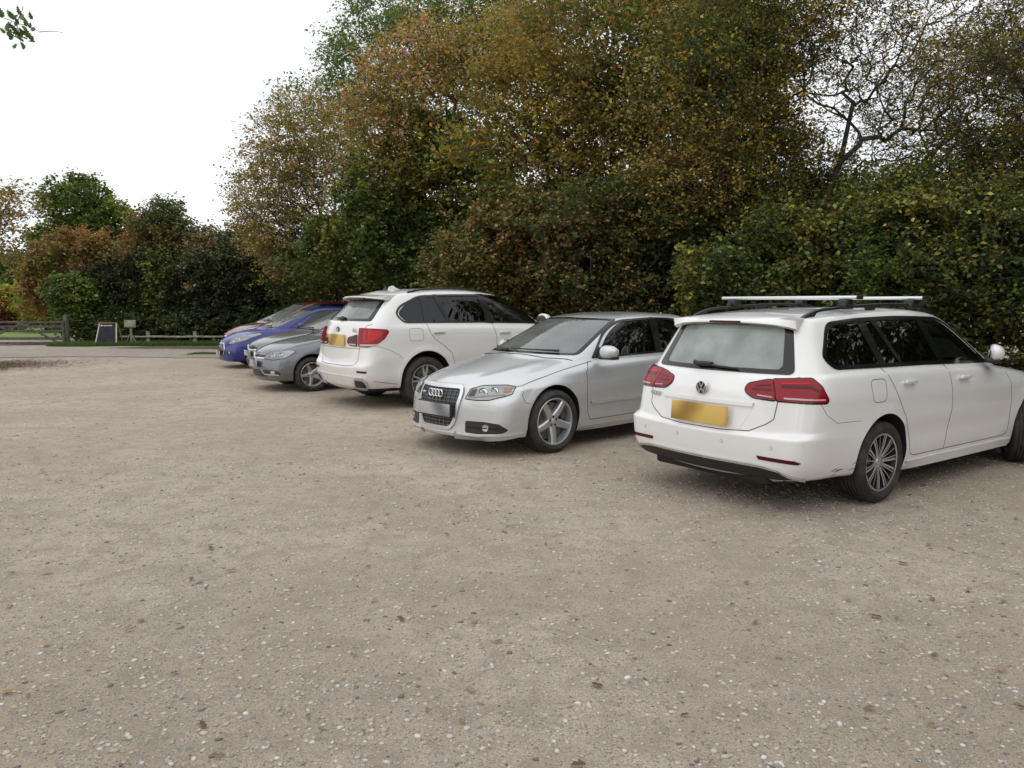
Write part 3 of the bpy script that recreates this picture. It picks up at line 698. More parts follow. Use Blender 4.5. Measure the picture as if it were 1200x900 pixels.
    # roof rails and bars
    for s_ in (-1, 1):
        bm = bmesh.new(); rows = []
        for i in range(41):
            t = i / 40; x = -.60 + 1.95 * t; lift = .050 * min(1, 1 - (1 - min(1, min(t, 1 - t) * 6.5)) ** 2)
            z = bvh.ray_cast(Vector((x, s_ * .52, 3)), Vector((0, 0, -1)))[0].z; th = min(.018 + .1 * max(0, .1 - min(t, 1 - t)), .028)
            if min(t, 1 - t) < .09 or abs(t - .49) < .03: th = lift + .012
            rows.append([bm.verts.new((x, s_ * .525 + dy, z - .004 + lift - (th if lo else 0) + (0.004 if not lo and abs(dy) < .01 else 0))) for dy, lo in ((-.016, 1), (-.016, 0), (-.006, 0), (.006, 0), (.016, 0), (.016, 1))])
        for A, B in zip(rows, rows[1:]):
            for k in range(6): bm.faces.new((A[k], A[(k + 1) % 6], B[(k + 1) % 6], B[k]))
        bm.faces.new(rows[0]); bm.faces.new(rows[-1][::-1]); bmesh.ops.recalc_face_normals(bm, faces=bm.faces)
        from_bm('roof_rail', bm, M['trim'], root, 35)
    for x in (-.02, .98):
        bm = bmesh.new(); box(bm, (x, 0, 1.572), (.085, 1.30, .028), bevel=.012)
        o = from_bm('roof_bar', bm, M['bar'], root, 50)
        for s_ in (-1, 1):
            bm = bmesh.new(); box(bm, (x, s_ * .535, 1.530), (.10, .09, .062), bevel=.02); box(bm, (x, s_ * .55, 1.505), (.13, .05, .05), bevel=.015); from_bm('bar_foot', bm, M['trim'], o, 40)
            bm = bmesh.new(); box(bm, (x, s_ * .652, 1.572), (.084, .012, .03), bevel=.005); from_bm('end_cap', bm, M['trim'], o, 40)
    make_wheel(root, (0, -.79, R_), -1, R_, W_, .225, 'fan', spin=10); make_wheel(root, (0, .79, R_), 1, R_, W_, .225, 'fan', spin=40)
    make_wheel(root, (wb, -.785, R_), -1, R_, W_, .225, 'fan', steer=32, spin=20); make_wheel(root, (wb, .785, R_), 1, R_, W_, .225, 'fan', steer=29)
    cabin(root, 1.05, .15, .72, 1.30, -1, .97, dash_x=1.95)
    return root
def headlamp(root, sk, view, poly, lights, house, amber=None, rim=None, cover=True, strips=()):
    h = sk.panel('headlamp', poly, view, .002, M[house], root, depth=.02, res=.03)
    d, a = sk.frame(view)
    for (u, t, r) in lights:
        p, n = sk.hit(view, u, t, .003); bm = bmesh.new()
        lathe(bm, [(r, .0), (r * .97, -.008), (r * .86, -.003), (r * .62, .004), (r * .60, .004), (.001, -.006)], 24)
        bmesh.ops.recalc_face_normals(bm, faces=bm.faces)
        bmesh.ops.rotate(bm, verts=bm.verts, matrix=Matrix.Rotation(rad(90), 3, 'X'))
        o = from_bm('reflector', bm, M['chrome'], h, 40); o.location = p; nn = (n * .4 + d * .6).normalized(); o.rotation_euler = nn.to_track_quat('Z', 'Y').to_euler()
    if amber:
        sk.panel('indicator', rpoly(amber, .008), view, .008, M['amber'], h, depth=.008, res=.03)
    for st in strips: sk.lines('light_strip', [dict(pts=st, view=view, w=.014, off=.008)], M['lamp_clear'], h)
    sk.lines('lamp_gap', [dict(pts=offset_poly(poly, .004), view=view, w=.008, off=.003, closed=True)], M['seam'], h)
    if cover: sk.panel('lamp_cover', poly, view, .016, M['lens'], h, depth=.012, res=.03, smooth=60)
    return h
def side_glass(root, sk, panes, pillars, outline, surround='gloss_black', glass='glass', sw=.025, surf=.0045):
    for v in ('R', 'L'):
        for q in panes: pane(root, sk, 'side_window', q, v, M[glass])
        for nm, pl in pillars: sk.panel(nm, rpoly(pl, .004), v, .003, M['gloss_black'], root, depth=.01, res=.05)
        sk.ring('window_surround', outline, offset_poly(outline, -sw), v, surf, M[surround], root)
def grille_mesh(root, sk, name, poly, dx, dz, bars='both', m='trim', view='front', w=.007):
    xs = [p[0] for p in poly]; zs = [p[1] for p in poly]
    def inside(x, z):
        c = False; j = len(poly) - 1
        for i in range(len(poly)):
            if (poly[i][1] > z) != (poly[j][1] > z) and x < (poly[j][0] - poly[i][0]) * (z - poly[i][1]) / (poly[j][1] - poly[i][1]) + poly[i][0]: c = not c
            j = i
        return c
    items = []
    def scan(fixed, horiz):
        run = []
        lo, hi = (min(xs), max(xs)) if horiz else (min(zs), max(zs)); k = lo
        while k <= hi:
            q = (k, fixed) if horiz else (fixed, k)
            if inside(*q): run.append(q)
            k += .01
        if len(run) > 2: items.append(dict(pts=[run[0], run[-1]], view=view, w=w, off=.012, depth=.012))
    z = min(zs) + dz / 2
    while z < max(zs): scan(z, True); z += dz
    if bars == 'both':
        x = min(xs) + dx / 2
        while x < max(xs): scan(x, False); x += dx
    return sk.lines(name, items, M[m], root)

def build_saloon():
    root = empty('saloon_car')
    tag(root, 'silver saloon with a tall framed grille and five spoke wheels, nose towards us', 'car', 'cars parked on the gravel')
    P = M['silver']; wb = 2.645; R_ = .325
    lv = [
     dict(r=(-.90, .17), rc=(-.80, .60, .17), s=[(-.2, .66, .17), (.8, .68, .17), (1.8, .68, .17), (2.65, .66, .17)], fc=(3.15, .58, .17), f=(3.36, .17), rho=.3),
     dict(r=(-1.0, .24), rc=(-.92, .76, .24), s=[(-.2, .83, .22), (.8, .835, .18), (1.8, .835, .18), (2.65, .83, .19)], fc=(3.30, .74, .19), f=(3.54, .19), rho=.2, br=.4, bf=.32),
     dict(r=(-1.05, .40), rc=(-.96, .83, .40), s=[(-.2, .868, .36), (.8, .862, .32), (1.8, .862, .32), (2.65, .868, .32)], fc=(3.25, .80, .34), f=(3.53, .34), rho=.45, br=.4, bf=.32),
     dict(r=(-1.06, .60), rc=(-.96, .845, .60), s=[(-.2, .886, .56), (.8, .882, .54), (1.8, .882, .54), (2.65, .884, .54)], fc=(3.22, .815, .54), f=(3.53, .55), rho=.35, br=.4, bf=.32),
     dict(r=(-1.04, .80), rc=(-.94, .82, .79), s=[(-.2, .888, .74), (.8, .886, .71), (1.8, .884, .70), (2.65, .875, .69)], fc=(3.10, .80, .68), f=(3.48, .705), rho=.13, br=.4, bf=.32),
     dict(r=(-1.03, .93), rc=(-.92, .74, .93), s=[(-.2, .855, .875), (.8, .862, .86), (1.7, .860, .85), (2.5, .835, .81)], fc=(2.90, .72, .785), f=(3.25, .80), rho=.35, br=.4, bf=.4),
     dict(r=(-.60, 1.00), rc=(-.55, .70, .985), s=[(-.1, .80, .94), (.7, .805, .925), (1.35, .80, .915), (1.95, .775, .915)], fc=(2.26, .72, .92), f=(2.55, .95), rho=.14, br=.4, bf=.5),
     dict(r=(-.10, 1.355), rc=(-.06, .545, 1.340), s=[(.30, .585, 1.352), (.65, .60, 1.370), (.98, .595, 1.370), (1.20, .585, 1.360)], fc=(1.36, .555, 1.34), f=(1.58, 1.365), rho=.28, br=.4, bf=.5),
     dict(r=(-.05, 1.39), rc=(0, .43, 1.386), s=[(.32, .45, 1.40), (.62, .46, 1.410), (.85, .46, 1.410), (1.03, .45, 1.402)], fc=(1.16, .42, 1.39), f=(1.34, 1.395), rho=.5, br=.4, bf=.5),
     dict(r=(.25, 1.41), rc=(.28, .15, 1.41), s=[(.36, .15, 1.417), (.5, .15, 1.42), (.65, .15, 1.42), (.75, .15, 1.418)], fc=(.84, .13, 1.412), f=(.92, 1.412), rho=.4, br=.4, bf=.5)]
    inner = [
     dict(r=(-.45, .60), rc=(-.40, .64, .60), s=[(-.1, .72, .60), (.7, .74, .60), (1.3, .74, .60), (1.8, .71, .60)], fc=(2.05, .64, .60), f=(2.15, .60), rho=.1),
     dict(r=(-.52, .95), rc=(-.48, .64, .94), s=[(-.1, .74, .92), (.7, .75, .905), (1.35, .745, .885), (1.85, .72, .885)], fc=(2.08, .66, .885), f=(2.3, .90), rho=.1, bf=.5),
     dict(r=(-.05, 1.315), rc=(-.02, .50, 1.300), s=[(.30, .54, 1.315), (.60, .555, 1.328), (.95, .55, 1.330), (1.12, .54, 1.318)], fc=(1.25, .51, 1.30), f=(1.44, 1.325), rho=.2, bf=.5),
     dict(r=(.28, 1.36), rc=(.30, .15, 1.36), s=[(.36, .15, 1.365), (.5, .15, 1.37), (.65, .15, 1.37), (.75, .15, 1.37)], fc=(.84, .13, 1.36), f=(.92, 1.36), rho=.3)]
    q1 = rpoly([(-.16, .985), (.76, .968), (.66, 1.335), (.32, 1.322, .1), (.0, 1.25, .3), (-.22, 1.06, .2)], .03)
    q2 = rpoly([(.85, .966), (1.82, .950), (1.82, 1.0), (1.57, 1.20, .3), (1.31, 1.318, .2), (.76, 1.338)], .03)
    outline = rpoly([(-.21, .968, .03), (.75, .950), (1.98, .930, .03), (1.64, 1.21, .3), (1.34, 1.337, .2), (.75, 1.358), (.30, 1.343, .1), (-.03, 1.268, .3), (-.29, 1.06, .1)], .04)
    ws = rpoly([(-.66, .985), (0, 1.0), (.66, .985), (.52, 1.335), (0, 1.35), (-.52, 1.335)], .04)
    wso = rpoly([(-.70, .968), (0, .985), (.70, .968), (.55, 1.345), (0, 1.362), (-.55, 1.345)], .04)
    rw = rpoly([(-.60, 1.02), (.60, 1.02), (.48, 1.32), (-.48, 1.32)], .05)
    cuts = [(q, (0, 1, 0), (1, 0, 0), -1.2, 1.2) for q in (q1, q2)] + [(ws, (1, 0, 0), (0, 1, 0), 1.12, 2.9), (rw, (1, 0, 0), (0, 1, 0), -1.2, .25)]
    def creases(V):
        u = np.abs(V[:, 1]) - (.34 + (3.45 - V[:, 0]) * .17); k = np.where(u > 0, np.exp(-(u / .10) ** 2), np.exp(-(u / .05) ** 2)) * sstep((V[:, 0] - 2.35) / .2) * sstep((3.48 - V[:, 0]) / .15) * (V[:, 2] > .66)
        V[:, 2] += .012 * k; return V
    spec = dict(levels=lv, post=creases, arches=[(0, .345, .358, .014), (wb, .345, .358, .014)], scoop=[(.3, 2.2, .47, .014)])
    body, sk, bvh = make_shell(root, spec, P, cuts, inner)
    side_glass(root, sk, (q1, q2), [('door_pillar', [(.75, .955), (.86, .953), (.77, 1.350), (.65, 1.349)]), ('mirror_base', [(1.80, .940), (1.95, .933), (1.82, 1.05), (1.77, 1.04)])], outline, 'gloss_black', sw=.022)
    for v in ('R', 'L'):
        sg = -1 if v == 'R' else 1
        sk.lines('door_gap', [dict(pts=[(2.05, .905), (2.16, .80), (2.175, .62), (2.15, .36), (2.10, .29), (.85, .29)], view=v, w=.006, off=.0012, depth=.002), dict(pts=[(.765, .95), (.79, .8), (.80, .55), (.79, .29)], view=v, w=.006, off=.0012, depth=.002),
                 dict(pts=[(.80, .29), (.45, .29), (.40, .40), (.22, .64), (.02, .77), (-.14, .90), (-.20, .955)], view=v, w=.006, off=.0012, depth=.002)], M['seam'], root)
        sk.lines('side_strip', [dict(pts=[(2.10, .475), (.50, .475)], view=v, w=.035, off=.012, depth=.014)], P, root)
        sk.lines('wing_gap', [dict(pts=[(3.03, .545), (3.06, .62), (3.02, .69)], view=v, w=.005, off=.0012, depth=.002), dict(pts=[(3.03, .545), (2.98, .535)], view=v, w=.005, off=.0012, depth=.002)], M['seam'], root)
        sk.panel('side_repeater', rpoly([(2.20, .705), (2.26, .705), (2.255, .73), (2.205, .725)], .006), v, .003, M['lamp_clear'], root, depth=.004)
        door_handle(root, sk, v, .98, .805, P); door_handle(root, sk, v, .10, .825, P)
        mirror(root, (1.91 if sg > 0 else 1.74, sg * (.955 if sg > 0 else .885), 1.005), sg, P, .95, rz=0 if sg > 0 else rad(-70))
        sk.lines('sill', [dict(pts=[(.42, .215), (2.25, .205)], view=v, w=.05, off=.012, depth=.02)], P, root)
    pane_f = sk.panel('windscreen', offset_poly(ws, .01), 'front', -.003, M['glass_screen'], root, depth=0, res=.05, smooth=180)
    sk.ring('windscreen_border', wso, ws, 'front', .003, M['gloss_black'], root)
    sk.panel('rear_window', offset_poly(rw, .01), 'back', -.004, M['glass_sky_sheen'], root, depth=0, res=.05, smooth=180)
    # bonnet shut lines and creases
    sk.lines('bonnet_gap', [dict(pts=[(3.27, s_ * .61), (3.19, s_ * .70), (3.02, s_ * .765), (2.70, s_ * .785), (2.3, s_ * .782), (2.0, s_ * .775)], view='top', w=.006, off=.0014, depth=.002) for s_ in (-1, 1)] +
             [dict(pts=[(2.24, -.72), (2.38, -.45), (2.47, 0), (2.38, .45), (2.24, .72)], view='top', w=.008, off=.004, depth=.004)], M['seam'], root)
    # frame grille
    g = rpoly([(-.315, .695), (.315, .695), (.335, .60), (.27, .33), (.21, .262), (-.21, .262), (-.27, .33), (-.335, .60)], .04)
    gi = offset_poly(g, -.026)
    gr = sk.panel('grille', g, 'front', .004, M['gloss_black'], root, depth=.01, res=.05)
    grille_mesh(gr, sk, 'grille_mesh', gi, .058, .034, m='trim_soft')
    fr = sk.ring('grille_frame', offset_poly(g, .008), gi, 'front', .020, M['satin'], root, depth=.02)
    # four interlinked rings
    hx = sk.hit('front', 0, .615, 0)[0].x
    bm = bmesh.new()
    for k in range(4):
        cy = (-1.5 + k) * .052; pts = [(hx + .030, cy + .036 * math.cos(t), .617 + .036 * math.sin(t)) for t in [2 * math.pi * i / 32 for i in range(33)]]
        tube(bm, pts, .0062, 8, False)
    from_bm('emblem', bm, M['chrome_b'], root, 60)
    p = sk.hit('front', -.24, .60, .022)[0]; bm = bmesh.new(); box(bm, p, (.006, .05, .022), bevel=.002); from_bm('grille_badge', bm, M['chrome'], root, 30)
    hx = sk.hit('front', 0, .46, 0)[0].x
    bm = bmesh.new(); box(bm, (hx + .022, 0, .455), (.012, .56, .15), bevel=.004); from_bm('plate_holder', bm, M['trim'], root, 30)
    plate(root, (hx + .034, 0, .455), 0, M['plate_w'], w=.53, h=.125, tilt=0)
    for sgn, view in ((1, 22), (-1, -22)):
        d, a = sk.frame(view)
        def S(x, y): return a.dot(Vector((x, y * sgn, 0)))
        hp = rpoly([(S(3.46, .385), .580), (S(3.40, .50), .572), (S(3.30, .60), .578), (S(3.20, .735), .622), (S(3.15, .765), .640), (S(3.14, .77), .700), (S(3.24, .70), .712), (S(3.38, .52), .705), (S(3.44, .425), .672)], .012)
        hl = headlamp(root, sk, view, hp, [(S(3.375, .545), .638, .055), (S(3.29, .635), .655, .046)], 'lamp_house', strips=[[(S(3.44, .42), .592), (S(3.20, .725), .632)]], amber=[(S(3.23, .705), .650), (S(3.165, .755), .655), (S(3.16, .755), .690), (S(3.23, .705), .692)])
        sk.panel('lamp_bezel', rpoly([(S(3.45, .41), .60), (S(3.42, .475), .595), (S(3.41, .49), .68), (S(3.435, .435), .665)], .01), view, .006, M['lamp_house_dark'], hl, depth=.006, res=.03)
        fg = rpoly([(S(3.46, .40), .245), (S(3.42, .54), .238), (S(3.30, .76), .252), (S(3.27, .80), .285), (S(3.32, .74), .345), (S(3.40, .60), .362), (S(3.46, .40), .362)], .02)
        f = sk.panel('lower_intake', fg, view, .003, M['trim'], root, depth=.01, res=.04)
        sk.lines('intake_bar', [dict(pts=[(S(3.46, .42), .30), (S(3.33, .74), .30)], view=view, w=.010, off=.010)], M['gloss_black'], f)
        p, n = sk.hit(view, S(3.40, .62), .300, .006); bm = bmesh.new(); lathe(bm, [(.045, 0), (.043, -.012), (.036, -.012), (.033, .004), (.001, -.002)], 24); bmesh.ops.rotate(bm, verts=bm.verts, matrix=Matrix.Rotation(rad(90), 3, 'X')); bmesh.ops.recalc_face_normals(bm, faces=bm.faces)
        o = from_bm('fog_lamp', bm, M['lamp_house'], f, 40); o.location = p; o.rotation_euler = d.to_track_quat('Z', 'Y').to_euler()
        sk.lines('bumper_lip', [dict(pts=[(S(3.52, .28), .205), (S(3.42, .55), .200), (S(3.30, .76), .215), (S(3.10, .84), .235)], view=view, w=.035, off=.020, depth=.03)], P, root)
        sk.panel('rear_lamp', rpoly([(-.80, .72), (-.60, .74), (-.58, .86), (-.80, .88)], .01), 'L' if sgn > 0 else 'R', .004, M['lamp_red'], root)
    sk.lines('bumper_crease', [dict(pts=[(-.28, .235), (.28, .235)], view='front', w=.02, off=.014, depth=.02)], P, root)
    wiper(root, sk, 'front', [(.50, .995), (.25, 1.0), (0, 1.005), (-.12, 1.01)]); wiper(root, sk, 'front', [(-.12, .992), (-.35, .995), (-.52, 1.0), (-.60, 1.01)])
    bm = bmesh.new(); box(bm, (1.2, 0, .20), (4.2, 1.25, .08)); from_bm('underbody', bm, M['underbody'], root, 30)
    sk.panel('windscreen_sticker', rpoly([(.50, 1.015), (.56, 1.015), (.56, 1.05), (.50, 1.05)], .01), 'front', -.008, mat('green_sticker', (.05, .35, .18), .5), root, depth=0)
    for x, st in ((0, 0), (wb, -3)):
        for s_ in (-1, 1): make_wheel(root, (x, s_ * .775, R_), s_, R_, .225, .243, 'five', steer=st, spin=18 if s_ > 0 else 50)
    cabin(root, .98, .02, .62, 1.22, -1, .93, dash_x=1.98)
    return root
M['trim_soft'] = mat('grille_bars', (.10, .10, .105), .4)
M['chrome_b'] = mat('bright_chrome', (.85, .86, .87), .18, 1)
M['glass_screen'] = glassmat('windscreen_glass', (.50, .58, .54), ior=1.9, pale_film=.15)  # pale layer puts the brightness of reflected sky into the screen colour

def build_suv():
    root = empty('suv_car')
    tag(root, 'large white SUV with dark tinted rear windows, tail towards us beside the silver saloon', 'car', 'cars parked on the gravel')
    P = M['white_b']; wb = 2.933; R_ = .372
    lv = [
     dict(r=(-.90, .26), rc=(-.80, .66, .26), s=[(-.2, .70, .26), (.8, .72, .24), (1.9, .72, .24), (2.9, .70, .24)], fc=(3.5, .66, .25), f=(3.65, .25), rho=.3),
     dict(r=(-.99, .32), rc=(-.90, .80, .31), s=[(-.2, .90, .30), (.8, .90, .25), (1.9, .90, .25), (2.9, .90, .25)], fc=(3.5, .84, .26), f=(3.70, .26), rho=.25, br=.4, bf=.4),
     dict(r=(-1.04, .44), rc=(-.95, .89, .44), s=[(-.2, .945, .42), (.8, .935, .38), (1.9, .935, .38), (2.9, .945, .40)], fc=(3.55, .88, .42), f=(3.78, .42), rho=.45, br=.4, bf=.4),
     dict(r=(-1.06, .60), rc=(-.96, .905, .63), s=[(-.2, .955, .66), (.8, .945, .62), (1.9, .945, .62), (2.9, .955, .62)], fc=(3.55, .90, .64), f=(3.80, .62), rho=.2, br=.4, bf=.4),
     dict(r=(-1.00, .64), rc=(-.90, .92, .72), s=[(-.2, .960, .78), (.8, .952, .76), (1.9, .952, .76), (2.9, .958, .76)], fc=(3.52, .90, .76), f=(3.78, .78), rho=.3, br=.4, bf=.4),
     dict(r=(-1.00, 1.02), rc=(-.84, .905, 1.0), s=[(-.2, .955, 1.02), (.8, .948, 1.0), (1.9, .948, .99), (2.9, .945, .97)], fc=(3.40, .86, .96), f=(3.74, .95), rho=.3, br=.35, bf=.4),
     dict(r=(-.96, 1.18), rc=(-.78, .875, 1.18), s=[(-.2, .925, 1.16), (.8, .92, 1.14), (1.8, .915, 1.13), (2.6, .88, 1.11)], fc=(3.1, .76, 1.09), f=(3.5, 1.07), rho=.35, br=.35, bf=.4),
     dict(r=(-.93, 1.24), rc=(-.74, .845, 1.25), s=[(-.2, .875, 1.225), (.8, .875, 1.205), (1.5, .87, 1.19), (2.1, .85, 1.175)], fc=(2.38, .80, 1.16), f=(2.72, 1.16), rho=.14, br=.35, bf=.5),
     dict(r=(-.56, 1.60), rc=(-.40, .655, 1.625), s=[(.0, .69, 1.665), (.5, .70, 1.695), (1.0, .69, 1.69), (1.35, .67, 1.665)], fc=(1.58, .64, 1.63), f=(1.82, 1.655), rho=.28, br=.35, bf=.5),
     dict(r=(-.50, 1.658), rc=(-.36, .52, 1.665), s=[(-.05, .54, 1.715), (.45, .55, 1.74), (.9, .55, 1.735), (1.2, .54, 1.715)], fc=(1.42, .50, 1.69), f=(1.6, 1.695), rho=.5, br=.35, bf=.5),
     dict(r=(-.32, 1.71), rc=(-.22, .2, 1.71), s=[(0, .2, 1.74), (.4, .2, 1.758), (.8, .2, 1.758), (1.0, .2, 1.745)], fc=(1.15, .17, 1.73), f=(1.25, 1.73), rho=.4, br=.35, bf=.5)]
    inner = [
     dict(r=(-.80, .80), rc=(-.65, .78, .80), s=[(-.2, .80, .80), (.8, .80, .80), (1.5, .80, .80), (2.0, .78, .80)], fc=(2.2, .72, .80), f=(2.4, .80), rho=.1),
     dict(r=(-.85, 1.22), rc=(-.68, .79, 1.22), s=[(-.2, .815, 1.20), (.8, .815, 1.18), (1.5, .81, 1.165), (2.1, .79, 1.15)], fc=(2.3, .74, 1.13), f=(2.6, 1.13), rho=.1, bf=.5),
     dict(r=(-.48, 1.57), rc=(-.35, .60, 1.58), s=[(-.05, .645, 1.63), (.5, .655, 1.66), (1.0, .645, 1.655), (1.35, .625, 1.63)], fc=(1.53, .59, 1.595), f=(1.75, 1.615), rho=.2, bf=.5),
     dict(r=(-.28, 1.66), rc=(-.2, .2, 1.66), s=[(0, .2, 1.69), (.4, .2, 1.71), (.8, .2, 1.71), (1.0, .2, 1.70)], fc=(1.15, .17, 1.68), f=(1.25, 1.68), rho=.3)]
    q1 = rpoly([(-.40, 1.37, .10), (-.30, 1.26, .12), (.02, 1.255), (.04, 1.615), (-.05, 1.605, .1), (-.30, 1.47, .15)], .03)
    q2 = rpoly([(.11, 1.255), (.42, 1.25), (.26, 1.64), (.13, 1.625)], .02)
    q3 = rpoly([(.47, 1.25), (1.18, 1.235), (1.08, 1.658), (.31, 1.645)], .02)
    q4 = rpoly([(1.28, 1.235), (2.22, 1.21), (1.95, 1.44, .2), (1.66, 1.60, .2), (1.18, 1.655)], .03)
    outline = rpoly([(-.445, 1.37, .12), (-.34, 1.235, .12), (1.0, 1.225), (2.36, 1.185, .02), (2.0, 1.45, .3), (1.68, 1.63, .25), (1.2, 1.668, .2), (.5, 1.660, .2), (.0, 1.64, .1), (-.345, 1.49, .15)], .05)
    glass_b = rpoly([(-.70, 1.265), (.70, 1.265), (.575, 1.585), (-.575, 1.585)], .04)
    clear_b = rpoly([(-.60, 1.30), (.60, 1.30), (.52, 1.555), (-.52, 1.555)], .04)
    ws = rpoly([(-.72, 1.20), (.72, 1.20), (.58, 1.61), (-.58, 1.61)], .05)
    cuts = [(q, (0, 1, 0), (1, 0, 0), -1.2, 1.2) for q in (q1, q2, q3, q4)] + [(clear_b, (1, 0, 0), (0, 1, 0), -1.4, -.3), (ws, (1, 0, 0), (0, 1, 0), 1.4, 3.0)]
    spec = dict(levels=lv, arches=[(0, .405, .425, .018), (wb, .405, .425, .018)], scoop=[(.4, 2.5, .62, .015)])
    body, sk, bvh = make_shell(root, spec, P, cuts, inner)
    side_glass(root, sk, (q1, q2, q3), [('door_pillar', [(1.17, 1.215), (1.29, 1.212), (1.20, 1.672), (1.06, 1.672)]), ('rear_pillar', [(.01, 1.235), (.12, 1.235), (.14, 1.65), (.03, 1.635)]), ('window_divider', [(.41, 1.235), (.48, 1.233), (.32, 1.66), (.25, 1.655)]), ('mirror_base', [(2.15, 1.20), (2.32, 1.19), (2.12, 1.33), (2.08, 1.30)])], outline, glass='glass_dark', sw=.030)
    for v in ('R', 'L'):
        sg = -1 if v == 'R' else 1
        pane(root, sk, 'side_window', q4, v, M['glass'])
        sk.lines('door_gap', [dict(pts=[(.04, 1.23), (.07, 1.10), (.14, 1.0), (.30, .90), (.44, .78), (.50, .60), (.54, .40), (1.25, .38)], view=v, w=.009, off=.0014, depth=.002), dict(pts=[(1.24, 1.22), (1.28, 1.0), (1.28, .7), (1.24, .38)], view=v, w=.009, off=.0014, depth=.002),
                 dict(pts=[(1.24, .38), (2.40, .38), (2.44, .60), (2.42, 1.0), (2.36, 1.15)], view=v, w=.009, off=.0014, depth=.002)] + ([dict(pts=rpoly([(-.28, .98), (-.05, .98), (-.05, 1.16), (-.28, 1.16)], .05), view=v, w=.006, off=.001, closed=True, depth=.002)] if v == 'R' else []), M['seam_soft'], root)
        sk.lines('bumper_gap', [dict(pts=[(-.80, .93), (-.60, .86), (-.45, .78), (-.40, .72)], view=v, w=.006, off=.001, depth=.002), dict(pts=[(-.84, .42), (-.46, .36)], view=v, w=.010, off=.001, depth=.002)], M['seam_soft'], root)
        sk.lines('body_crease', [dict(pts=[(-.70, 1.075), (.25, 1.085), (1.4, 1.065), (2.4, 1.04)], view=v, w=.010, off=.003, depth=.004)], P, root)
        door_handle(root, sk, v, .22, 1.10, P, w=.2); door_handle(root, sk, v, 1.44, 1.07, P, w=.2)
        mirror(root, (2.14, sg * 1.06, 1.27), sg, P, 1.15)
        arc = [(.455 * math.cos(t), .405 + .455 * math.sin(t)) for t in [rad(-12 + 204 * k / 24) for k in range(25)]]
        for ax in (0, wb): sk.lines('arch_trim', [dict(pts=[(ax + p[0], p[1]) for p in arc], view=v, w=.045, off=.008, depth=.01)], P, root)
        sk.lines('sill', [dict(pts=[(.46, .31), (2.48, .31)], view=v, w=.09, off=.014, depth=.02)], P, root)
        bm = bmesh.new(); pts = []
        for i in range(21):
            t = i / 20; x = -.12 + 1.5 * t; loc = bvh.ray_cast(Vector((x, sg * .60, 3)), Vector((0, 0, -1)))[0]; pts.append((x, sg * .60, loc.z + .008 + .018 * min(1, min(t, 1 - t) * 8)))
        tube(bm, pts, .014, 8); from_bm('roof_rail', bm, M['gloss_black'], root, 50)
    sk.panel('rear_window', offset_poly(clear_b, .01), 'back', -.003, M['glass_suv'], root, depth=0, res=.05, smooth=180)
    sk.ring('rear_window_border', glass_b, clear_b, 'back', .004, M['gloss_black'], root)
    sk.panel('windscreen', offset_poly(ws, .01), 'front', -.004, M['glass_clear'], root, depth=0, res=.06, smooth=180)
    bm = bmesh.new(); rows = []
    for i in range(21):
        t = -1 + 2 * i / 20; y = t * .66; xb = -.70 + .14 * abs(t) ** 2.5; zt = 1.645 - .03 * t * t
        rows.append([bm.verts.new(p) for p in ((-.28, y * .93, zt + .035), (-.48, y, zt + .012), (xb, y, zt - .012), (xb - .004, y, zt - .03), (xb + .04, y, zt - .05), (-.44, y, zt - .05))])
    for A, B in zip(rows, rows[1:]):
        for k in range(6): bm.faces.new((A[k], A[(k + 1) % 6], B[(k + 1) % 6], B[k]))
    bm.faces.new(rows[0]); bm.faces.new(rows[-1][::-1]); bmesh.ops.recalc_face_normals(bm, faces=bm.faces)
    sp = from_bm('roof_spoiler', bm, P, root, 40)
    bm = bmesh.new(); box(bm, (-.675, 0, 1.590), (.03, .62, .03), bevel=.008); from_bm('brake_light', bm, M['lamp_dark'], sp, 40)
    for sgn, view in ((-1, 228), (1, 132)):
        d, a = sk.frame(view)
        def S(x, y): return a.dot(Vector((x, y * sgn, 0)))
        outer = rpoly([(S(-.93, .60), .90), (S(-.86, .80), .90), (S(-.80, .92), .95), (S(-.70, .94), 1.02), (S(-.63, .94), 1.12), (S(-.66, .93), 1.155), (S(-.84, .87), 1.165), (S(-.935, .60), 1.17)], .025)
        inn = rpoly([(S(-.945, .59), .90), (S(-.98, .40), .91), (S(-.99, .34), .96), (S(-.985, .36), 1.03), (S(-.945, .59), 1.08)], .02)
        lp = sk.panel('rear_lamp', outer, view, .010, M['lamp_red'], root, depth=.02, res=.04); lp2 = sk.panel('tailgate_lamp', inn, view, .008, M['lamp_dark'], root, depth=.02, res=.03)
        sk.panel('lamp_glow', rpoly([(S(-.90, .68), .96), (S(-.84, .80), .965), (S(-.76, .92), 1.05), (S(-.72, .93), 1.12), (S(-.84, .86), 1.14), (S(-.90, .70), 1.14)], .03), view, .012, M['lamp_bright'], lp, depth=.004, res=.04)
        sk.lines('lamp_divider', [dict(pts=[(S(-.87, .76), 1.0), (S(-.87, .76), 1.15)], view=view, w=.012, off=.014), dict(pts=[(S(-.95, .57), 1.0), (S(-.985, .40), .99)], view=view, w=.014, off=.012)], M['lamp_dark'], lp)
        sk.lines('reversing_lamp', [dict(pts=[(S(-.92, .64), .925), (S(-.78, .88), .935)], view=view, w=.028, off=.014), dict(pts=[(S(-.95, .56), .93), (S(-.98, .40), .935)], view=view, w=.020, off=.012)], M['lamp_clear'], lp)
        sk.panel('rear_reflector', rpoly([(S(-1.0, .66), .535), (S(-.93, .84), .535), (S(-.93, .84), .565), (S(-1.0, .66), .565)], .006), view, .005, M['lamp_dark'], root, depth=.01, res=.04)
        ex = rpoly([(S(-1.01, .62), .315), (S(-.94, .80), .315), (S(-.93, .82), .36), (S(-.945, .78), .43), (S(-1.01, .62), .43)], .03)
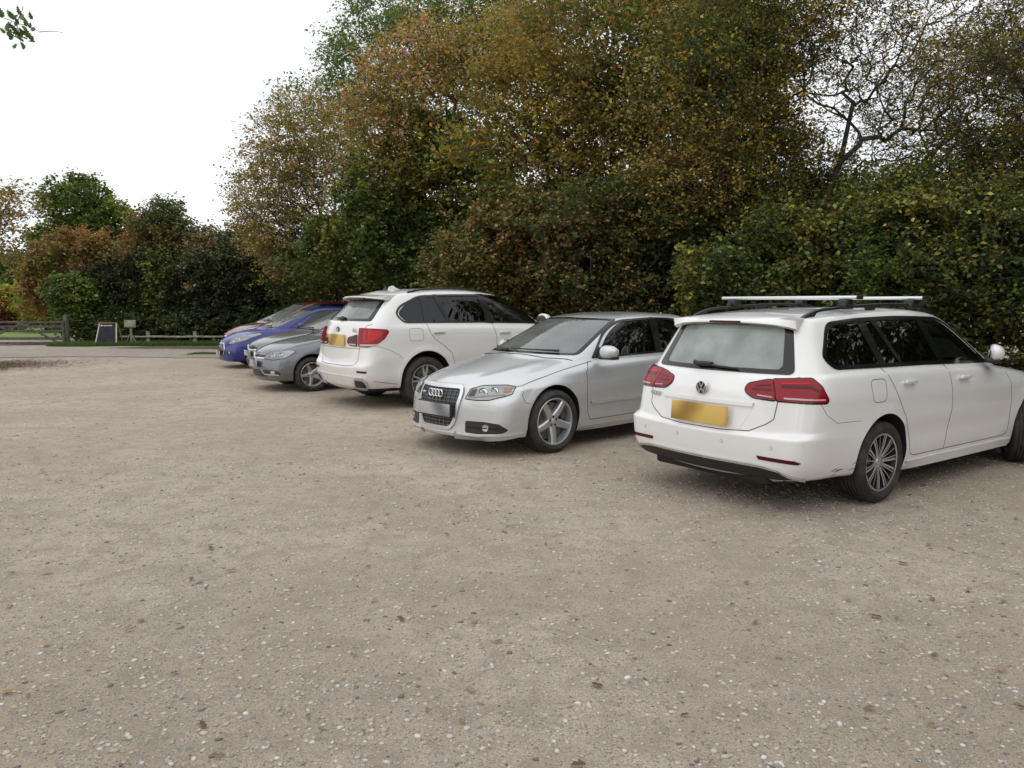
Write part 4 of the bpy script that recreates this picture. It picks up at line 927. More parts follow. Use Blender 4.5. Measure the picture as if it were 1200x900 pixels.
        e = sk.panel('exhaust_tip', ex, view, .012, M['gloss_black'], root, depth=.02, res=.04); sk.lines('exhaust_rim', [dict(pts=offset_poly(ex, .012), view=view, w=.028, off=.020, closed=True, depth=.015)], M['satin'], e)
    sk.lines('tailgate_gap', [dict(pts=[(-.76, 1.23), (-.66, 1.20), (-.63, .90), (-.60, .70), (-.54, .635), (-.35, .62), (.35, .62), (.54, .635), (.60, .70), (.63, .90), (.66, 1.20), (.76, 1.23)], view='back', w=.009, off=.0015, depth=.002),
                              dict(pts=[(-.62, .875), (.62, .875)], view='back', w=.009, off=.0015, depth=.002)], M['seam_soft'], root)
    sk.lines('bumper_crease', [dict(pts=[(-.78, .47), (.78, .47)], view='back', w=.02, off=.010, depth=.02)], P, root)
    hx = sk.hit('back', 0, .98, 0)[0].x
    plate(root, (hx - .008, 0, .985), 0, M['plate_y'], w=.54, h=.17)
    b = sk.hit('back', 0, 1.13, .003)[0]
    bm = bmesh.new(); lathe(bm, [(.001, 0), (.040, 0), (.046, .004), (.048, .002), (.046, -.004)], 32); bmesh.ops.rotate(bm, verts=bm.verts, matrix=Matrix.Rotation(rad(-90), 3, 'Z')); bmesh.ops.recalc_face_normals(bm, faces=bm.faces)
    bd = from_bm('badge', bm, M['gloss_black'], root, 30); bd.location = b + Vector((-.003, 0, 0))
    for k, mm in ((0, mat('badge_blue', (.05, .22, .55), .3)), (1, mat('badge_white', (.8, .8, .8), .3))):
        bm = bmesh.new()
        for q in ((0, 2) if k == 0 else (1, 3)):
            c = bm.verts.new((-.0065, 0, 0)); arc = [bm.verts.new((-.0065, .028 * math.cos(rad(90 * q + 90 * i / 6)), .028 * math.sin(rad(90 * q + 90 * i / 6)))) for i in range(7)]
            for i in range(6): bm.faces.new((c, arc[i], arc[i + 1]))
        from_bm('badge_quarter', bm, mm, bd)
    p, n = sk.hit('back', -.46, 1.13, .004); txt('lettering', 'X5', .075, M['satin'], root, p + Vector((-.010, 0, 0)), (rad(90), 0, rad(-90)), sx=1.5, bold=.0015)
    wiper(root, sk, 'back', [(.02, 1.30), (.12, 1.295), (.30, 1.29)], r=.010)
    bm = bmesh.new(); box(bm, (0, 0, 0), (.06, .16, .05), bevel=.018); o = from_bm('wiper_cover', bm, M['trim'], root, 40); o.location = sk.hit('back', .0, 1.285, .02)[0]
    bm = bmesh.new(); z = bvh.ray_cast(Vector((-.02, 0, 3)), Vector((0, 0, -1)))[0].z
    A = [(-.14, .0), (.09, .0), (.075, .05), (.02, .07), (-.07, .025)]
    for sgn in (-1, 1): pass
    va = [bm.verts.new((-.02 - x, -.018 if zz < .01 else -.006, z + zz - .004)) for x, zz in A]; vb = [bm.verts.new((-.02 - x, .018 if zz < .01 else .006, z + zz - .004)) for x, zz in A]
    bm.faces.new(va); bm.faces.new(vb[::-1])
    for k in range(5): bm.faces.new((va[k], va[(k + 1) % 5], vb[(k + 1) % 5], vb[k]))
    bmesh.ops.recalc_face_normals(bm, faces=bm.faces); from_bm('roof_aerial', bm, P, root, 40)
    bm = bmesh.new(); box(bm, (1.3, 0, .30), (4.2, 1.35, .12)); box(bm, (-.6, 0, .33), (.6, 1.2, .16), bevel=.03); from_bm('underbody', bm, M['underbody'], root, 30)
    for x in (0, wb):
        for s_ in (-1, 1): make_wheel(root, (x, s_ * .815, R_), s_, R_, .285, .255, 'five_double', spin=20 if s_ > 0 else 50)
    cabin(root, 1.25, .35, .95, 1.4, -1, 1.2, dash_x=2.15)
    return root
M['glass_suv'] = glassmat('pale_film_privacy_glass', (.10, .10, .11), pale_film=.30)  # pale diffuse layer over the dark tint

def build_hatch(kind):
    """small hatchbacks seen from the front: grey one, graphite one, blue one, red one"""
    D = dict(grey=('hatchback_car', 'grey hatchback with silver five spoke front wheel, nose out beside the white SUV', 'grey'),
             graphite=('hatchback_car', 'dark silver car with a black grille, squeezed between the grey and the blue hatchbacks', 'graphite'),
             blue=('hatchback_car', 'bright blue hatchback with long pale swept headlamps', 'blue'),
             red=('hatchback_car', 'dark red car, farthest of the row, behind the blue hatchback', 'red'))[kind]
    root = empty(D[0]); tag(root, D[1], 'car', 'cars parked on the gravel'); P = M[D[2]]
    wb = 2.47; R_ = .302
    nose = dict(grey=0, graphite=.0, blue=-.02, red=.0)[kind]
    blue = kind in ('blue', 'red')
    zb = .02 if kind == 'graphite' else 0
    lv = [
     dict(r=(-.60, .18), rc=(-.50, .58, .18), s=[(-.1, .62, .18), (.8, .64, .18), (1.7, .64, .18), (2.47, .62, .18)], fc=(2.95, .56, .18), f=(3.12, .18), rho=.3),
     dict(r=(-.66, .26), rc=(-.56, .74, .26), s=[(-.1, .80, .24), (.8, .80, .18), (1.7, .80, .18), (2.47, .80, .19)], fc=(3.02, .72, .20), f=(3.24, .20), rho=.25, br=.4, bf=.35),
     dict(r=(-.70, .40), rc=(-.60, .79, .40), s=[(-.1, .835, .36), (.8, .828, .32), (1.7, .828, .32), (2.47, .835, .33)], fc=(3.03, .775, .35), f=(3.28, .35), rho=.5, br=.4, bf=.35),
     dict(r=(-.70, .60), rc=(-.60, .80, .60), s=[(-.1, .850, .56), (.8, .845, .54), (1.7, .845, .54), (2.47, .848, .54)], fc=(2.98, .785, .54), f=(3.28, .54), rho=.4, br=.4, bf=.35),
     dict(r=(-.67, .86), rc=(-.57, .79, .86), s=[(-.1, .848, .78), (.8, .846, .75), (1.7, .845, .75), (2.40, .835, .75)], fc=(2.86, .76, .735), f=(3.22, .70), rho=.3, br=.4, bf=.35),
     dict(r=(-.63, .96), rc=(-.52, .765, .98), s=[(-.1, .82, .94), (.8, .825, .91), (1.5, .82, .89), (2.15, .79, .88)], fc=(2.62, .66, .845), f=(2.95, .82), rho=.4, br=.4, bf=.4),
     dict(r=(-.60, 1.0), rc=(-.48, .735, 1.02), s=[(-.1, .775, .99), (.6, .78, .965), (1.2, .77, .95), (1.72, .745, .94)], fc=(1.98, .69, .945), f=(2.28, .965), rho=.14, br=.4, bf=.5),
     dict(r=(-.38, 1.36), rc=(-.30, .56, 1.36), s=[(.05, .59, 1.385), (.45, .60, 1.40), (.80, .59, 1.395), (.98, .575, 1.375)], fc=(1.12, .55, 1.35), f=(1.28, 1.375), rho=.28, br=.4, bf=.5),
     dict(r=(-.32, 1.40), rc=(-.24, .44, 1.405), s=[(.05, .46, 1.43), (.4, .47, 1.44), (.7, .47, 1.435), (.88, .46, 1.42)], fc=(1.0, .42, 1.405), f=(1.15, 1.41), rho=.5, br=.4, bf=.5),
     dict(r=(-.15, 1.42), rc=(-.08, .15, 1.425), s=[(.1, .15, 1.442), (.35, .15, 1.45), (.55, .15, 1.45), (.7, .15, 1.445)], fc=(.8, .13, 1.435), f=(.9, 1.435), rho=.4, br=.4, bf=.5)]
    if blue:                                       # cab-forward screen, higher rump of the bonnet, beltline rising to the rear
        for i, L_ in enumerate(lv):
            if i == 6: L_['fc'] = (2.12, .69, .935); L_['f'] = (2.42, .945); L_['s'] = [(-.1, .775, 1.06), (.6, .78, 1.01), (1.2, .77, .965), (1.80, .745, .93)]
            if i == 5: L_['f'] = (2.92, .84); L_['fc'] = (2.62, .68, .86); L_['s'] = [(-.1, .82, 1.0), (.8, .825, .94), (1.5, .82, .90), (2.15, .79, .88)]
            if i == 4: L_['f'] = (3.18, .70)
            if i >= 7: 
                for k in ('r', 'f'): L_[k] = (L_[k][0], L_[k][1] + .03)
                for k in ('rc', 'fc'): L_[k] = (L_[k][0], L_[k][1], L_[k][2] + .03)
                L_['s'] = [(a, b, c + .03) for a, b, c in L_['s']]
    dz = .03 if blue else 0
    inner = [
     dict(r=(-.45, .60), rc=(-.38, .66, .60), s=[(-.1, .70, .60), (.6, .71, .60), (1.2, .70, .60), (1.6, .68, .60)], fc=(1.85, .60, .60), f=(1.95, .60), rho=.1),
     dict(r=(-.50, .95), rc=(-.40, .68, .97), s=[(-.1, .715, .96), (.6, .72, .94), (1.2, .71, .92), (1.6, .69, .91)], fc=(1.88, .63, .91), f=(2.15, .93), rho=.1, bf=.5),
     dict(r=(-.32, 1.31 + dz), rc=(-.25, .51, 1.32 + dz), s=[(.05, .545, 1.345 + dz), (.45, .555, 1.36 + dz), (.80, .545, 1.355 + dz), (.98, .53, 1.335 + dz)], fc=(1.08, .505, 1.31 + dz), f=(1.22, 1.335 + dz), rho=.2, bf=.5),
     dict(r=(-.1, 1.38), rc=(-.05, .15, 1.38), s=[(.1, .15, 1.40), (.35, .15, 1.41), (.55, .15, 1.41), (.7, .15, 1.40)], fc=(.8, .13, 1.39), f=(.88, 1.39), rho=.3)]
    b0, b1, b2 = (1.07, 1.01, .965) if blue else (1.02, .99, .97)
    q1 = rpoly([(-.22, b0 + .03), (.50, b1 + .02), (.42, 1.36 + dz), (.05, 1.345 + dz, .1), (-.15, 1.26)], .03)
    q2 = rpoly([(.60, b1 + .01), (1.50 + (.1 if blue else 0), b2 + .01), (1.40, 1.08, .2), (1.05, 1.33 + dz, .2), (.52, 1.365 + dz)], .03)
    outline = rpoly([(-.26, b0 + .005, .04), (.55, b1 - .005), (1.68 + (.1 if blue else 0), b2 - .012, .02), (1.08, 1.352 + dz, .3), (.45, 1.382 + dz), (.02, 1.365 + dz, .1), (-.20, 1.27, .1)], .04)
    ws = rpoly([(-.63, .985), (0, .995), (.63, .985), (.51, 1.35 + dz), (0, 1.365 + dz), (-.51, 1.35 + dz)], .04)
    wso = rpoly([(-.67, .965), (0, .978), (.67, .965), (.54, 1.36 + dz), (0, 1.378 + dz), (-.54, 1.36 + dz)], .04)
    cuts = [(q, (0, 1, 0), (1, 0, 0), -1.2, 1.2) for q in (q1, q2)] + [(ws, (1, 0, 0), (0, 1, 0), .95, 2.8)]
    spec = dict(levels=lv, arches=[(0, .325, .335, .012), (wb, .325, .335, .012)], scoop=[(.3, 2.0, .47, .010)])
    body, sk, bvh = make_shell(root, spec, P, cuts, inner)
    side_glass(root, sk, (q1, q2), [('door_pillar', [(.49, b1), (.61, b1), (.53, 1.375 + dz), (.41, 1.372 + dz)])], outline, 'gloss_black', sw=.02)
    for v in ('R', 'L'):
        sg = -1 if v == 'R' else 1
        sk.lines('door_gap', [dict(pts=[(1.92, .93), (2.02, .75), (2.0, .36), (1.95, .29), (.65, .29)], view=v, w=.007, off=.0014, depth=.002), dict(pts=[(.56, .98), (.60, .8), (.60, .5), (.58, .29)], view=v, w=.007, off=.0014, depth=.002)], M['seam'], root)
        door_handle(root, sk, v, .76, .84, P); mirror(root, (1.52, sg * .90, 1.02), sg, P, .9)
        sk.lines('sill', [dict(pts=[(.38, .225), (2.10, .215)], view=v, w=.05, off=.012, depth=.02)], M['trim'], root)
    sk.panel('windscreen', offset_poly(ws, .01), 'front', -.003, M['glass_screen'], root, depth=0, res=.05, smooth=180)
    sk.ring('windscreen_border', wso, ws, 'front', .003, M['gloss_black'], root)
    sk.lines('bonnet_gap', [dict(pts=[(3.15, s_ * .42), (3.02, s_ * .60), (2.82, s_ * .70), (2.5, s_ * .735), (2.1, s_ * .73)], view='top', w=.006, off=.0014, depth=.002) for s_ in (-1, 1)], M['seam'], root)
    for sgn, view in ((1, 25), (-1, -25)):
        d, a = sk.frame(view)
        def S(x, y): return a.dot(Vector((x, y * sgn, 0)))
        if kind in ('grey', 'graphite'):
            hp = rpoly([(S(3.20, .38), .575), (S(3.10, .60), .56), (S(2.90, .76), .60), (S(2.78, .80), .70), (S(2.84, .77), .73), (S(3.05, .62), .70), (S(3.18, .42), .655)], .015)
            headlamp(root, sk, view, hp, [(S(3.10, .55), .625, .045), (S(2.98, .68), .645, .042)], 'lamp_house', strips=[[(S(3.17, .44), .585), (S(3.02, .66), .585), (S(2.95, .72), .62)]])
            fg = rpoly([(S(3.24, .40), .30), (S(3.05, .72), .295), (S(3.0, .75), .33), (S(3.08, .70), .38), (S(3.24, .40), .385)], .02)
            f = sk.panel('fog_lamp_recess', fg, view, .003, M['trim'], root, depth=.01, res=.04)
            sk.lines('chrome_blade', [dict(pts=[(S(3.24, .33), .385), (S(3.20, .42), .31), (S(3.04, .73), .312)], view=view, w=.018, off=.016)], M['chrome_b'], f)
            p, n = sk.hit(view, S(3.10, .62), .345, .01); bm = bmesh.new(); box(bm, (0, 0, 0), (.10, .05, .02), bevel=.01); o = from_bm('fog_lamp', bm, M['lamp_clear'], f, 40); o.location = p; o.rotation_euler = d.to_track_quat('Z', 'Y').to_euler()
        else:
            hp = rpoly([(S(3.16, .48), .60), (S(3.02, .62), .60), (S(2.78, .77), .68), (S(2.46, .80), .83), (S(2.50, .77), .845), (S(2.85, .70), .79), (S(3.10, .54), .70)], .02)
            headlamp(root, sk, view, hp, [(S(3.04, .58), .655, .045), (S(2.90, .68), .70, .04)], 'lamp_house', strips=[[(S(3.05, .60), .62), (S(2.85, .73), .68), (S(2.62, .78), .77)]])
            fg = rpoly([(S(3.20, .47), .36), (S(3.04, .68), .35), (S(3.06, .67), .43), (S(3.20, .47), .44)], .02)
            f = sk.panel('fog_lamp_recess', fg, view, .003, M['trim'], root, depth=.01, res=.04)
            p, n = sk.hit(view, S(3.12, .58), .395, .006); bm = bmesh.new(); box(bm, (0, 0, 0), (.05, .05, .02), bevel=.01); o = from_bm('fog_lamp', bm, M['lamp_clear'], f, 40); o.location = p; o.rotation_euler = d.to_track_quat('Z', 'Y').to_euler()
    if kind in ('grey', 'graphite'):
        g = rpoly([(-.37, .66), (.37, .66), (.36, .575), (-.36, .575)], .02); sk.panel('grille', g, 'front', .003, M['gloss_black'], root, depth=.01, res=.05)
        sk.lines('grille_strip', [dict(pts=[(-.37, .58), (.37, .58)], view='front', w=.014, off=.014), dict(pts=[(-.37, .645), (.37, .645)], view='front', w=.006, off=.012)], M['chrome_b'], root)
        lo = rpoly([(-.38, .38), (.38, .38), (.44, .26), (-.44, .26)], .03); ln = sk.panel('lower_intake', lo, 'front', .003, M['trim'], root, depth=.01, res=.05); grille_mesh(ln, sk, 'intake_bars', lo, .1, .03, bars='h', m='trim_soft')
        p = sk.hit('front', 0, .625, .02)[0]; bm = bmesh.new(); lathe(bm, [(.050, 0), (.052, .008), (.046, .009), (.045, .002)], 32, closed=True)
        for u0, u1 in (((-.022, .042), (-.002, .004)), ((.022, .042), (.002, .004)), ((-.042, .022), (-.019, -.04)), ((.042, .022), (.019, -.04)), ((-.019, -.04), (0, -.002)), ((.019, -.04), (0, -.002))):
            tube(bm, [(u0[0], .006, u0[1]), (u1[0], .006, u1[1])], .0045, 6)
        bmesh.ops.rotate(bm, verts=bm.verts, matrix=Matrix.Rotation(rad(-90), 3, 'Z')); o = from_bm('badge', bm, M['chrome_b'], root, 30); o.location = p
        pz = .48 if kind == 'grey' else .50
    else:
        g = rpoly([(-.30, .60), (.30, .60), (.40, .47), (.34, .33), (-.34, .33), (-.40, .47)], .04); gp = sk.panel('grille', g, 'front', .003, M['gloss_black'], root, depth=.01, res=.05)
        grille_mesh(gp, sk, 'grille_bars', g, .1, .038, bars='h', m='trim_soft')
        sk.ring('grille_frame', offset_poly(g, .006), offset_poly(g, -.01), 'front', .016, M['chrome_b'], root)
        bm = bmesh.new(); bmesh.ops.create_uvsphere(bm, u_segments=20, v_segments=10, radius=1)
        for q in bm.verts: q.co = Vector((q.co.x * .008, q.co.y * .055, q.co.z * .024))
        o = from_bm('badge', bm, M['chrome_b'], root, 60); o.location = sk.hit('front', 0, .645, .006)[0]; pz = .36
        sk.lines('splitter', [dict(pts=[(-.66, .21), (-.3, .20), (.3, .20), (.66, .21)], view='front', w=.03, off=.02, depth=.03)], P, root)
    hx = sk.hit('front', 0, pz, 0)[0].x; plate(root, (hx + .02, 0, pz), 0, M['plate_w'])
    wiper(root, sk, 'front', [(.45, .995), (.2, 1.0), (-.1, 1.005)]); wiper(root, sk, 'front', [(-.15, .995), (-.4, .995), (-.58, 1.01)])
    bm = bmesh.new(); box(bm, (1.2, 0, .21), (3.5, 1.2, .08)); from_bm('underbody', bm, M['underbody'], root, 30)
    for x in (0, wb):
        for s_ in (-1, 1): make_wheel(root, (x, s_ * .725, R_), s_, R_, .195, .208 if not blue else .20, 'five_slim' if not blue else 'ten', spin=8 if s_ > 0 else 50)
    if kind == 'blue':
        bm = bmesh.new(); p = sk.hit('top', .95, 0, 0)[0] if False else Vector((.9, 0, 1.45)); 
        bm.free()
    cabin(root, .80, -.02, .62, 1.2, -1, .95, dash_x=1.72)
    return root
def place_from_front(root, wb, X, Y, yaw):
    """put a car by the ground point below its front axle"""
    root.rotation_euler[2] = rad(yaw); root.location = (X - wb * math.cos(rad(yaw)), Y - wb * math.sin(rad(yaw)), 0)
def place_cars():
    g = build_golf(); g.location = (2.32, 6.50, 0); g.rotation_euler[2] = rad(35.5)
    a = build_saloon(); place_from_front(a, 2.645, -.144, 8.41, -137.5)
    b = build_suv(); b.location = (-1.83, 12.05, 0); b.rotation_euler[2] = rad(37.5)
    h = build_hatch('grey'); place_from_front(h, 2.47, -3.87, 13.9, -148)
    h = build_hatch('graphite'); place_from_front(h, 2.47, -4.80, 16.3, -148)
    h = build_hatch('blue'); place_from_front(h, 2.47, -6.28, 18.6, -150); h.scale = (1, 1, .975)
    h = build_hatch('red'); place_from_front(h, 2.47, -7.15, 21.2, -149); h.scale = (1, 1, 1.07)
# ---------------- ground
def ground_mat(name, c1, c2, stone=1.0, moss=0.):
    m = mat(name, c1, .9, spec=.25); nt = m.node_tree; b = nt.nodes['Principled BSDF']; ln = nt.links.new
    tc = N(nt, 'ShaderNodeTexCoord'); co = tc.outputs['Object']
    def noise(sc, det=4, ro=.55):
        n = N(nt, 'ShaderNodeTexNoise'); n.inputs['Scale'].default_value = sc; n.inputs['Detail'].default_value = det; n.inputs['Roughness'].default_value = ro; ln(co, n.inputs['Vector']); return n
    def ramp(src, a, bb, lo, hi):
        r = N(nt, 'ShaderNodeMapRange'); r.interpolation_type = 'SMOOTHSTEP'; r.inputs[1].default_value = a; r.inputs[2].default_value = bb; r.inputs[3].default_value = lo; r.inputs[4].default_value = hi; ln(src, r.inputs[0]); return r
    def mix(fac, a, bb):
        x = N(nt, 'ShaderNodeMix', data_type='RGBA')
        if isinstance(fac, float): x.inputs[0].default_value = fac
        else: ln(fac, x.inputs[0])
        for i, q in ((6, a), (7, bb)):
            if isinstance(q, tuple): x.inputs[i].default_value = (*q, 1)
            else: ln(q, x.inputs[i])
        return x.outputs[2]
    big = noise(.55, 5); col = mix(ramp(big.outputs[0], .42, .58, 0, 1).outputs[0], c1, c2)
    bl = noise(9, 4, .6); col = mix(ramp(bl.outputs[0], .48, .70, 0, .75).outputs[0], col, tuple(c * .72 for c in c1)); mid = noise(3.4, 8, .65); col = mix(ramp(mid.outputs[0], .42, .66, 0, .75).outputs[0], col, tuple(c * .74 for c in c1))
    gr = noise(150, 5, .75); col = mix(ramp(gr.outputs[0], .40, .62, 0, .65).outputs[0], col, tuple(c * .52 for c in c1))
    H = [(gr.outputs[0], .0060), (noise(34, 6, .7).outputs[0], .020)]
    for sc, thr, edge, pal in ((130, .28, .42, ((.24, .21, .175), (.46, .43, .39))), (58, .40, .38, ((.26, .235, .20), (.50, .48, .44))), (30, .70, .33, ((.28, .26, .23), (.52, .51, .47)))):
        v = N(nt, 'ShaderNodeTexVoronoi'); v.inputs['Scale'].default_value = sc; v.inputs['Randomness'].default_value = 1
        w = N(nt, 'ShaderNodeVectorMath', operation='MULTIPLY_ADD'); nn = noise(sc * .7, 2); w.inputs[1].default_value = (.012 * 60 / sc,) * 3; ln(nn.outputs[1], w.inputs[0]); ln(co, w.inputs[2]); ln(w.outputs[0], v.inputs['Vector'])
        sp = N(nt, 'ShaderNodeSeparateColor'); ln(v.outputs['Color'], sp.inputs[0])
        body = ramp(v.outputs['Distance'], edge * .75, edge, 1, 0)
        on = N(nt, 'ShaderNodeMath', operation='GREATER_THAN'); ln(sp.outputs[0], on.inputs[0])
        pr = ramp(noise(.9, 3).outputs[0], .35, .65, thr + .16, thr - .10); ln(pr.outputs[0], on.inputs[1])
        mk = N(nt, 'ShaderNodeMath', operation='MULTIPLY'); ln(body.outputs[0], mk.inputs[0]); ln(on.outputs[0], mk.inputs[1])
        mk2 = N(nt, 'ShaderNodeMath', operation='MULTIPLY'); mk2.inputs[1].default_value = stone; ln(mk.outputs[0], mk2.inputs[0])
        st = mix(sp.outputs[1], pal[0], pal[1]); col = mix(mk2.outputs[0], col, st); H.append((mk2.outputs[0], .22 / sc))
    if moss:
        gm = noise(1.6, 6); col = mix(ramp(gm.outputs[0], .45, .6, 0, moss).outputs[0], col, (.07, .10, .03))
    ln(col, b.inputs['Base Color'])
    acc = None
    for s_, k in H:
        q = N(nt, 'ShaderNodeMath', operation='MULTIPLY_ADD'); q.inputs[1].default_value = k; ln(s_, q.inputs[0])
        if acc is not None: ln(acc, q.inputs[2])
        else: q.inputs[2].default_value = 0
        acc = q.outputs[0]
    bp = N(nt, 'ShaderNodeBump'); bp.inputs['Strength'].default_value = 1; bp.inputs['Distance'].default_value = 1.; ln(acc, bp.inputs['Height']); ln(bp.outputs[0], b.inputs['Normal'])
    return m
GW = [(a_, f_, q_) for a_, f_, q_ in np.random.default_rng(5).uniform((0, .5, 0), (6.28, 4.5, 6.28), (22, 3))]
def gz(X, Y):
    Z = sum(.0030 / (1 + f * .5) * np.sin(f * (X * math.cos(a) + Y * math.sin(a)) + q) for a, f, q in GW)
    fade = np.clip((14 - np.abs(X)) / 3, 0, 1) * np.clip((Y + 2) / 2, 0, 1) * np.clip((21 - Y) / 4, 0, 1)
    return Z * fade
def sheet(name, pts, z, m, n=0, kind=True):
    """ground patch: outline strip list [(x, y0, y1)...]"""
    bm = bmesh.new(); rows = [(bm.verts.new((x, a, z)), bm.verts.new((x, b, z))) for x, a, b in pts]
    for A, B in zip(rows, rows[1:]): bm.faces.new((A[0], B[0], B[1], A[1]))
    bmesh.ops.recalc_face_normals(bm, faces=bm.faces)
    if bm.faces[0 if not hasattr(bm.faces, 'ensure_lookup_table') else (bm.faces.ensure_lookup_table() or 0)].normal.z < 0: bmesh.ops.reverse_faces(bm, faces=bm.faces)
    o = from_bm(name, bm, m); return struct(o)
def build_ground():
    gm = ground_mat('gravel', (.56, .452, .342), (.67, .56, .44))
    # one sheet, finely cut and gently uneven where the camera stands, flat beyond
    n = 150; xs = np.concatenate([[-600, -120, -60, -30], np.linspace(-14, 14, n), [30, 60, 120, 600]]); ys = np.concatenate([[-300, -60, -20], np.linspace(-2, 27, n), [40, 90, 200, 900]])
    X, Y = np.meshgrid(xs, ys, indexing='ij'); r2 = np.random.default_rng(5)
    Z = gz(X, Y)
    V = np.stack([X, Y, Z], -1).reshape(-1, 3); idx = np.arange(len(V)).reshape(X.shape)
    F = np.stack([idx[:-1, :-1], idx[1:, :-1], idx[1:, 1:], idx[:-1, 1:]], -1).reshape(-1, 4)
    g = mesh_np('ground', V, F, gm, None, 180); struct(g)
    # pale lane across the far end
    lane = ground_mat('lane_surface', (.43, .365, .30), (.49, .43, .365), stone=.5)
    rr = random.Random(4); pts = []
    for i in range(120):
        x = -45 + i * .42; pts.append((x, 21.6 + .035 * (x + 10) + .25 * math.sin(x * .9) + rr.uniform(-.12, .12), 26.9 + .10 * (x + 14) + .18 * math.sin(x * 1.7) + rr.uniform(-.06, .06)))
    sheet('lane', pts, .012, lane)
    grass = mat('grass_ground', (.06, .10, .02), .9); noise_col(grass, 1.2, (.045, .085, .018), (.10, .15, .035), bump=.5, bscale=40)
    pts = [(x, 27.1 + .10 * (x + 14) + .12 * math.sin(x * 2.3) , 31 + .10 * (x + 14)) for x in [-15.9 + .3 * k for k in range(60)]]
    sheet('verge', pts, .020, grass)
    lawn = mat('lawn', (.12, .19, .03), .9); noise_col(lawn, .5, (.11, .18, .03), (.19, .26, .06), bump=.3, bscale=30)
    sheet('lawn', [(-80, 33.5, 62), (-40, 33.5, 62), (-18.5, 33.8, 62), (-16.0, 36, 62)], .024, lawn)
    sheet('drive', [(-80, 26.8, 33.0), (-45, 26.8, 33.0), (-21.2, 27.0, 33.2), (-17.3, 28.2, 31.0), (-16.2, 28.8, 29.5)], .028, lane)
    soil = ground_mat('soil', (.11, .085, .06), (.16, .125, .09), stone=.25, moss=.4)
    # dark soil below the hedge, outlining the right edge of the car park
    E = [(-14.0, 25.8), (-9.0, 25.2), (-6.0, 24.3), (-3.5, 21.5), (-1.0, 18.6), (1.6, 16.0), (3.6, 13.6), (5.2, 11.7), (7.5, 9.9), (12, 7.5), (20, 4)]
    bm = bmesh.new(); rows = []; r3 = random.Random(9)
    for (x, y), (x2, y2) in zip(E, E[1:]):
        for k in range(8):
            t = k / 8; px = x + (x2 - x) * t + r3.uniform(-.15, .15); py = y + (y2 - y) * t + r3.uniform(-.15, .15); rows.append((bm.verts.new((px, py, .014)), bm.verts.new((px + 9, py + 9, .014))))
    for A, B in zip(rows, rows[1:]): bm.faces.new((A[0], A[1], B[1], B[0]))
    bmesh.ops.recalc_face_normals(bm, faces=bm.faces); bm.faces.ensure_lookup_table()
    if bm.faces[0].normal.z < 0: bmesh.ops.reverse_faces(bm, faces=bm.faces)
    struct(from_bm('hedge_soil', bm, soil))
    hill = mat('far_wood', (.05, .075, .03), .95); noise_col(hill, .15, (.035, .055, .03), (.09, .11, .05), bump=.8, bscale=.8, bdist=1)
    bm = bmesh.new(); rows = []; r4 = random.Random(2)
    for i in range(160):
        x = -260 + i * 3.2; h = 7.5 + 1.2 * math.sin(i * .11) + 1.0 * math.sin(i * .5) + r4.uniform(-.8, .8); rows.append([bm.verts.new(p) for p in ((x, 150, -1), (x, 154, h * .6), (x, 162, h), (x, 190, h * .9), (x, 230, -1))])
    for A, B in zip(rows, rows[1:]):
        for k in range(4): bm.faces.new((A[k], B[k], B[k + 1], A[k + 1]))
    bmesh.ops.recalc_face_normals(bm, faces=bm.faces); o = struct(from_bm('hills', bm, hill, None, 180))
def leafmat(name, trans=.35, rough=.55):
    m = bpy.data.materials.new(name); m.use_nodes = True; nt = m.node_tree; b = nt.nodes['Principled BSDF']; o = nt.nodes['Material Output']
    a = N(nt, 'ShaderNodeAttribute', attribute_name='tint'); t = N(nt, 'ShaderNodeBsdfTranslucent'); mx = N(nt, 'ShaderNodeMixShader'); mx.inputs[0].default_value = trans
    b.inputs['Roughness'].default_value = rough; b.inputs['Specular IOR Level'].default_value = .35
    hs = N(nt, 'ShaderNodeHueSaturation'); hs.inputs['Saturation'].default_value = 1.15; hs.inputs['Value'].default_value = 1.25
    nt.links.new(a.outputs[0], b.inputs[0]); nt.links.new(a.outputs[0], hs.inputs['Color']); nt.links.new(hs.outputs[0], t.inputs[0])
    nt.links.new(b.outputs[0], mx.inputs[1]); nt.links.new(t.outputs[0], mx.inputs[2]); nt.links.new(mx.outputs[0], o.inputs[0]); return m
M['leaf'] = leafmat('leaves')
M['bark'] = noise_col(mat('bark', (.05, .043, .035), .9), 9, (.03, .027, .022), (.085, .078, .06), bump=.6, bscale=30)
M['bark_green'] = noise_col(mat('mossy_bark', (.06, .06, .035), .9), 7, (.035, .033, .022), (.10, .10, .05), bump=.6, bscale=30)
def add_tint(me, cols, name='tint'):
    at = me.color_attributes.new(name, 'FLOAT_COLOR', 'POINT'); a = np.ones((len(cols), 4), np.float32); a[:, :3] = cols; at.data.foreach_set('color', a.ravel())
def pnoise(P, scale, seed, oct=3):
    r = np.random.default_rng(seed); out = np.zeros(len(P)); amp = 1
    for o in range(oct):
        for k in range(5):
            d = r.normal(size=3); d /= np.linalg.norm(d); out += amp * np.sin(P @ d * scale * (2 ** o) * r.uniform(.7, 1.3) * 6.28 + r.uniform(0, 6.28))
        amp *= .6
    return out / 5
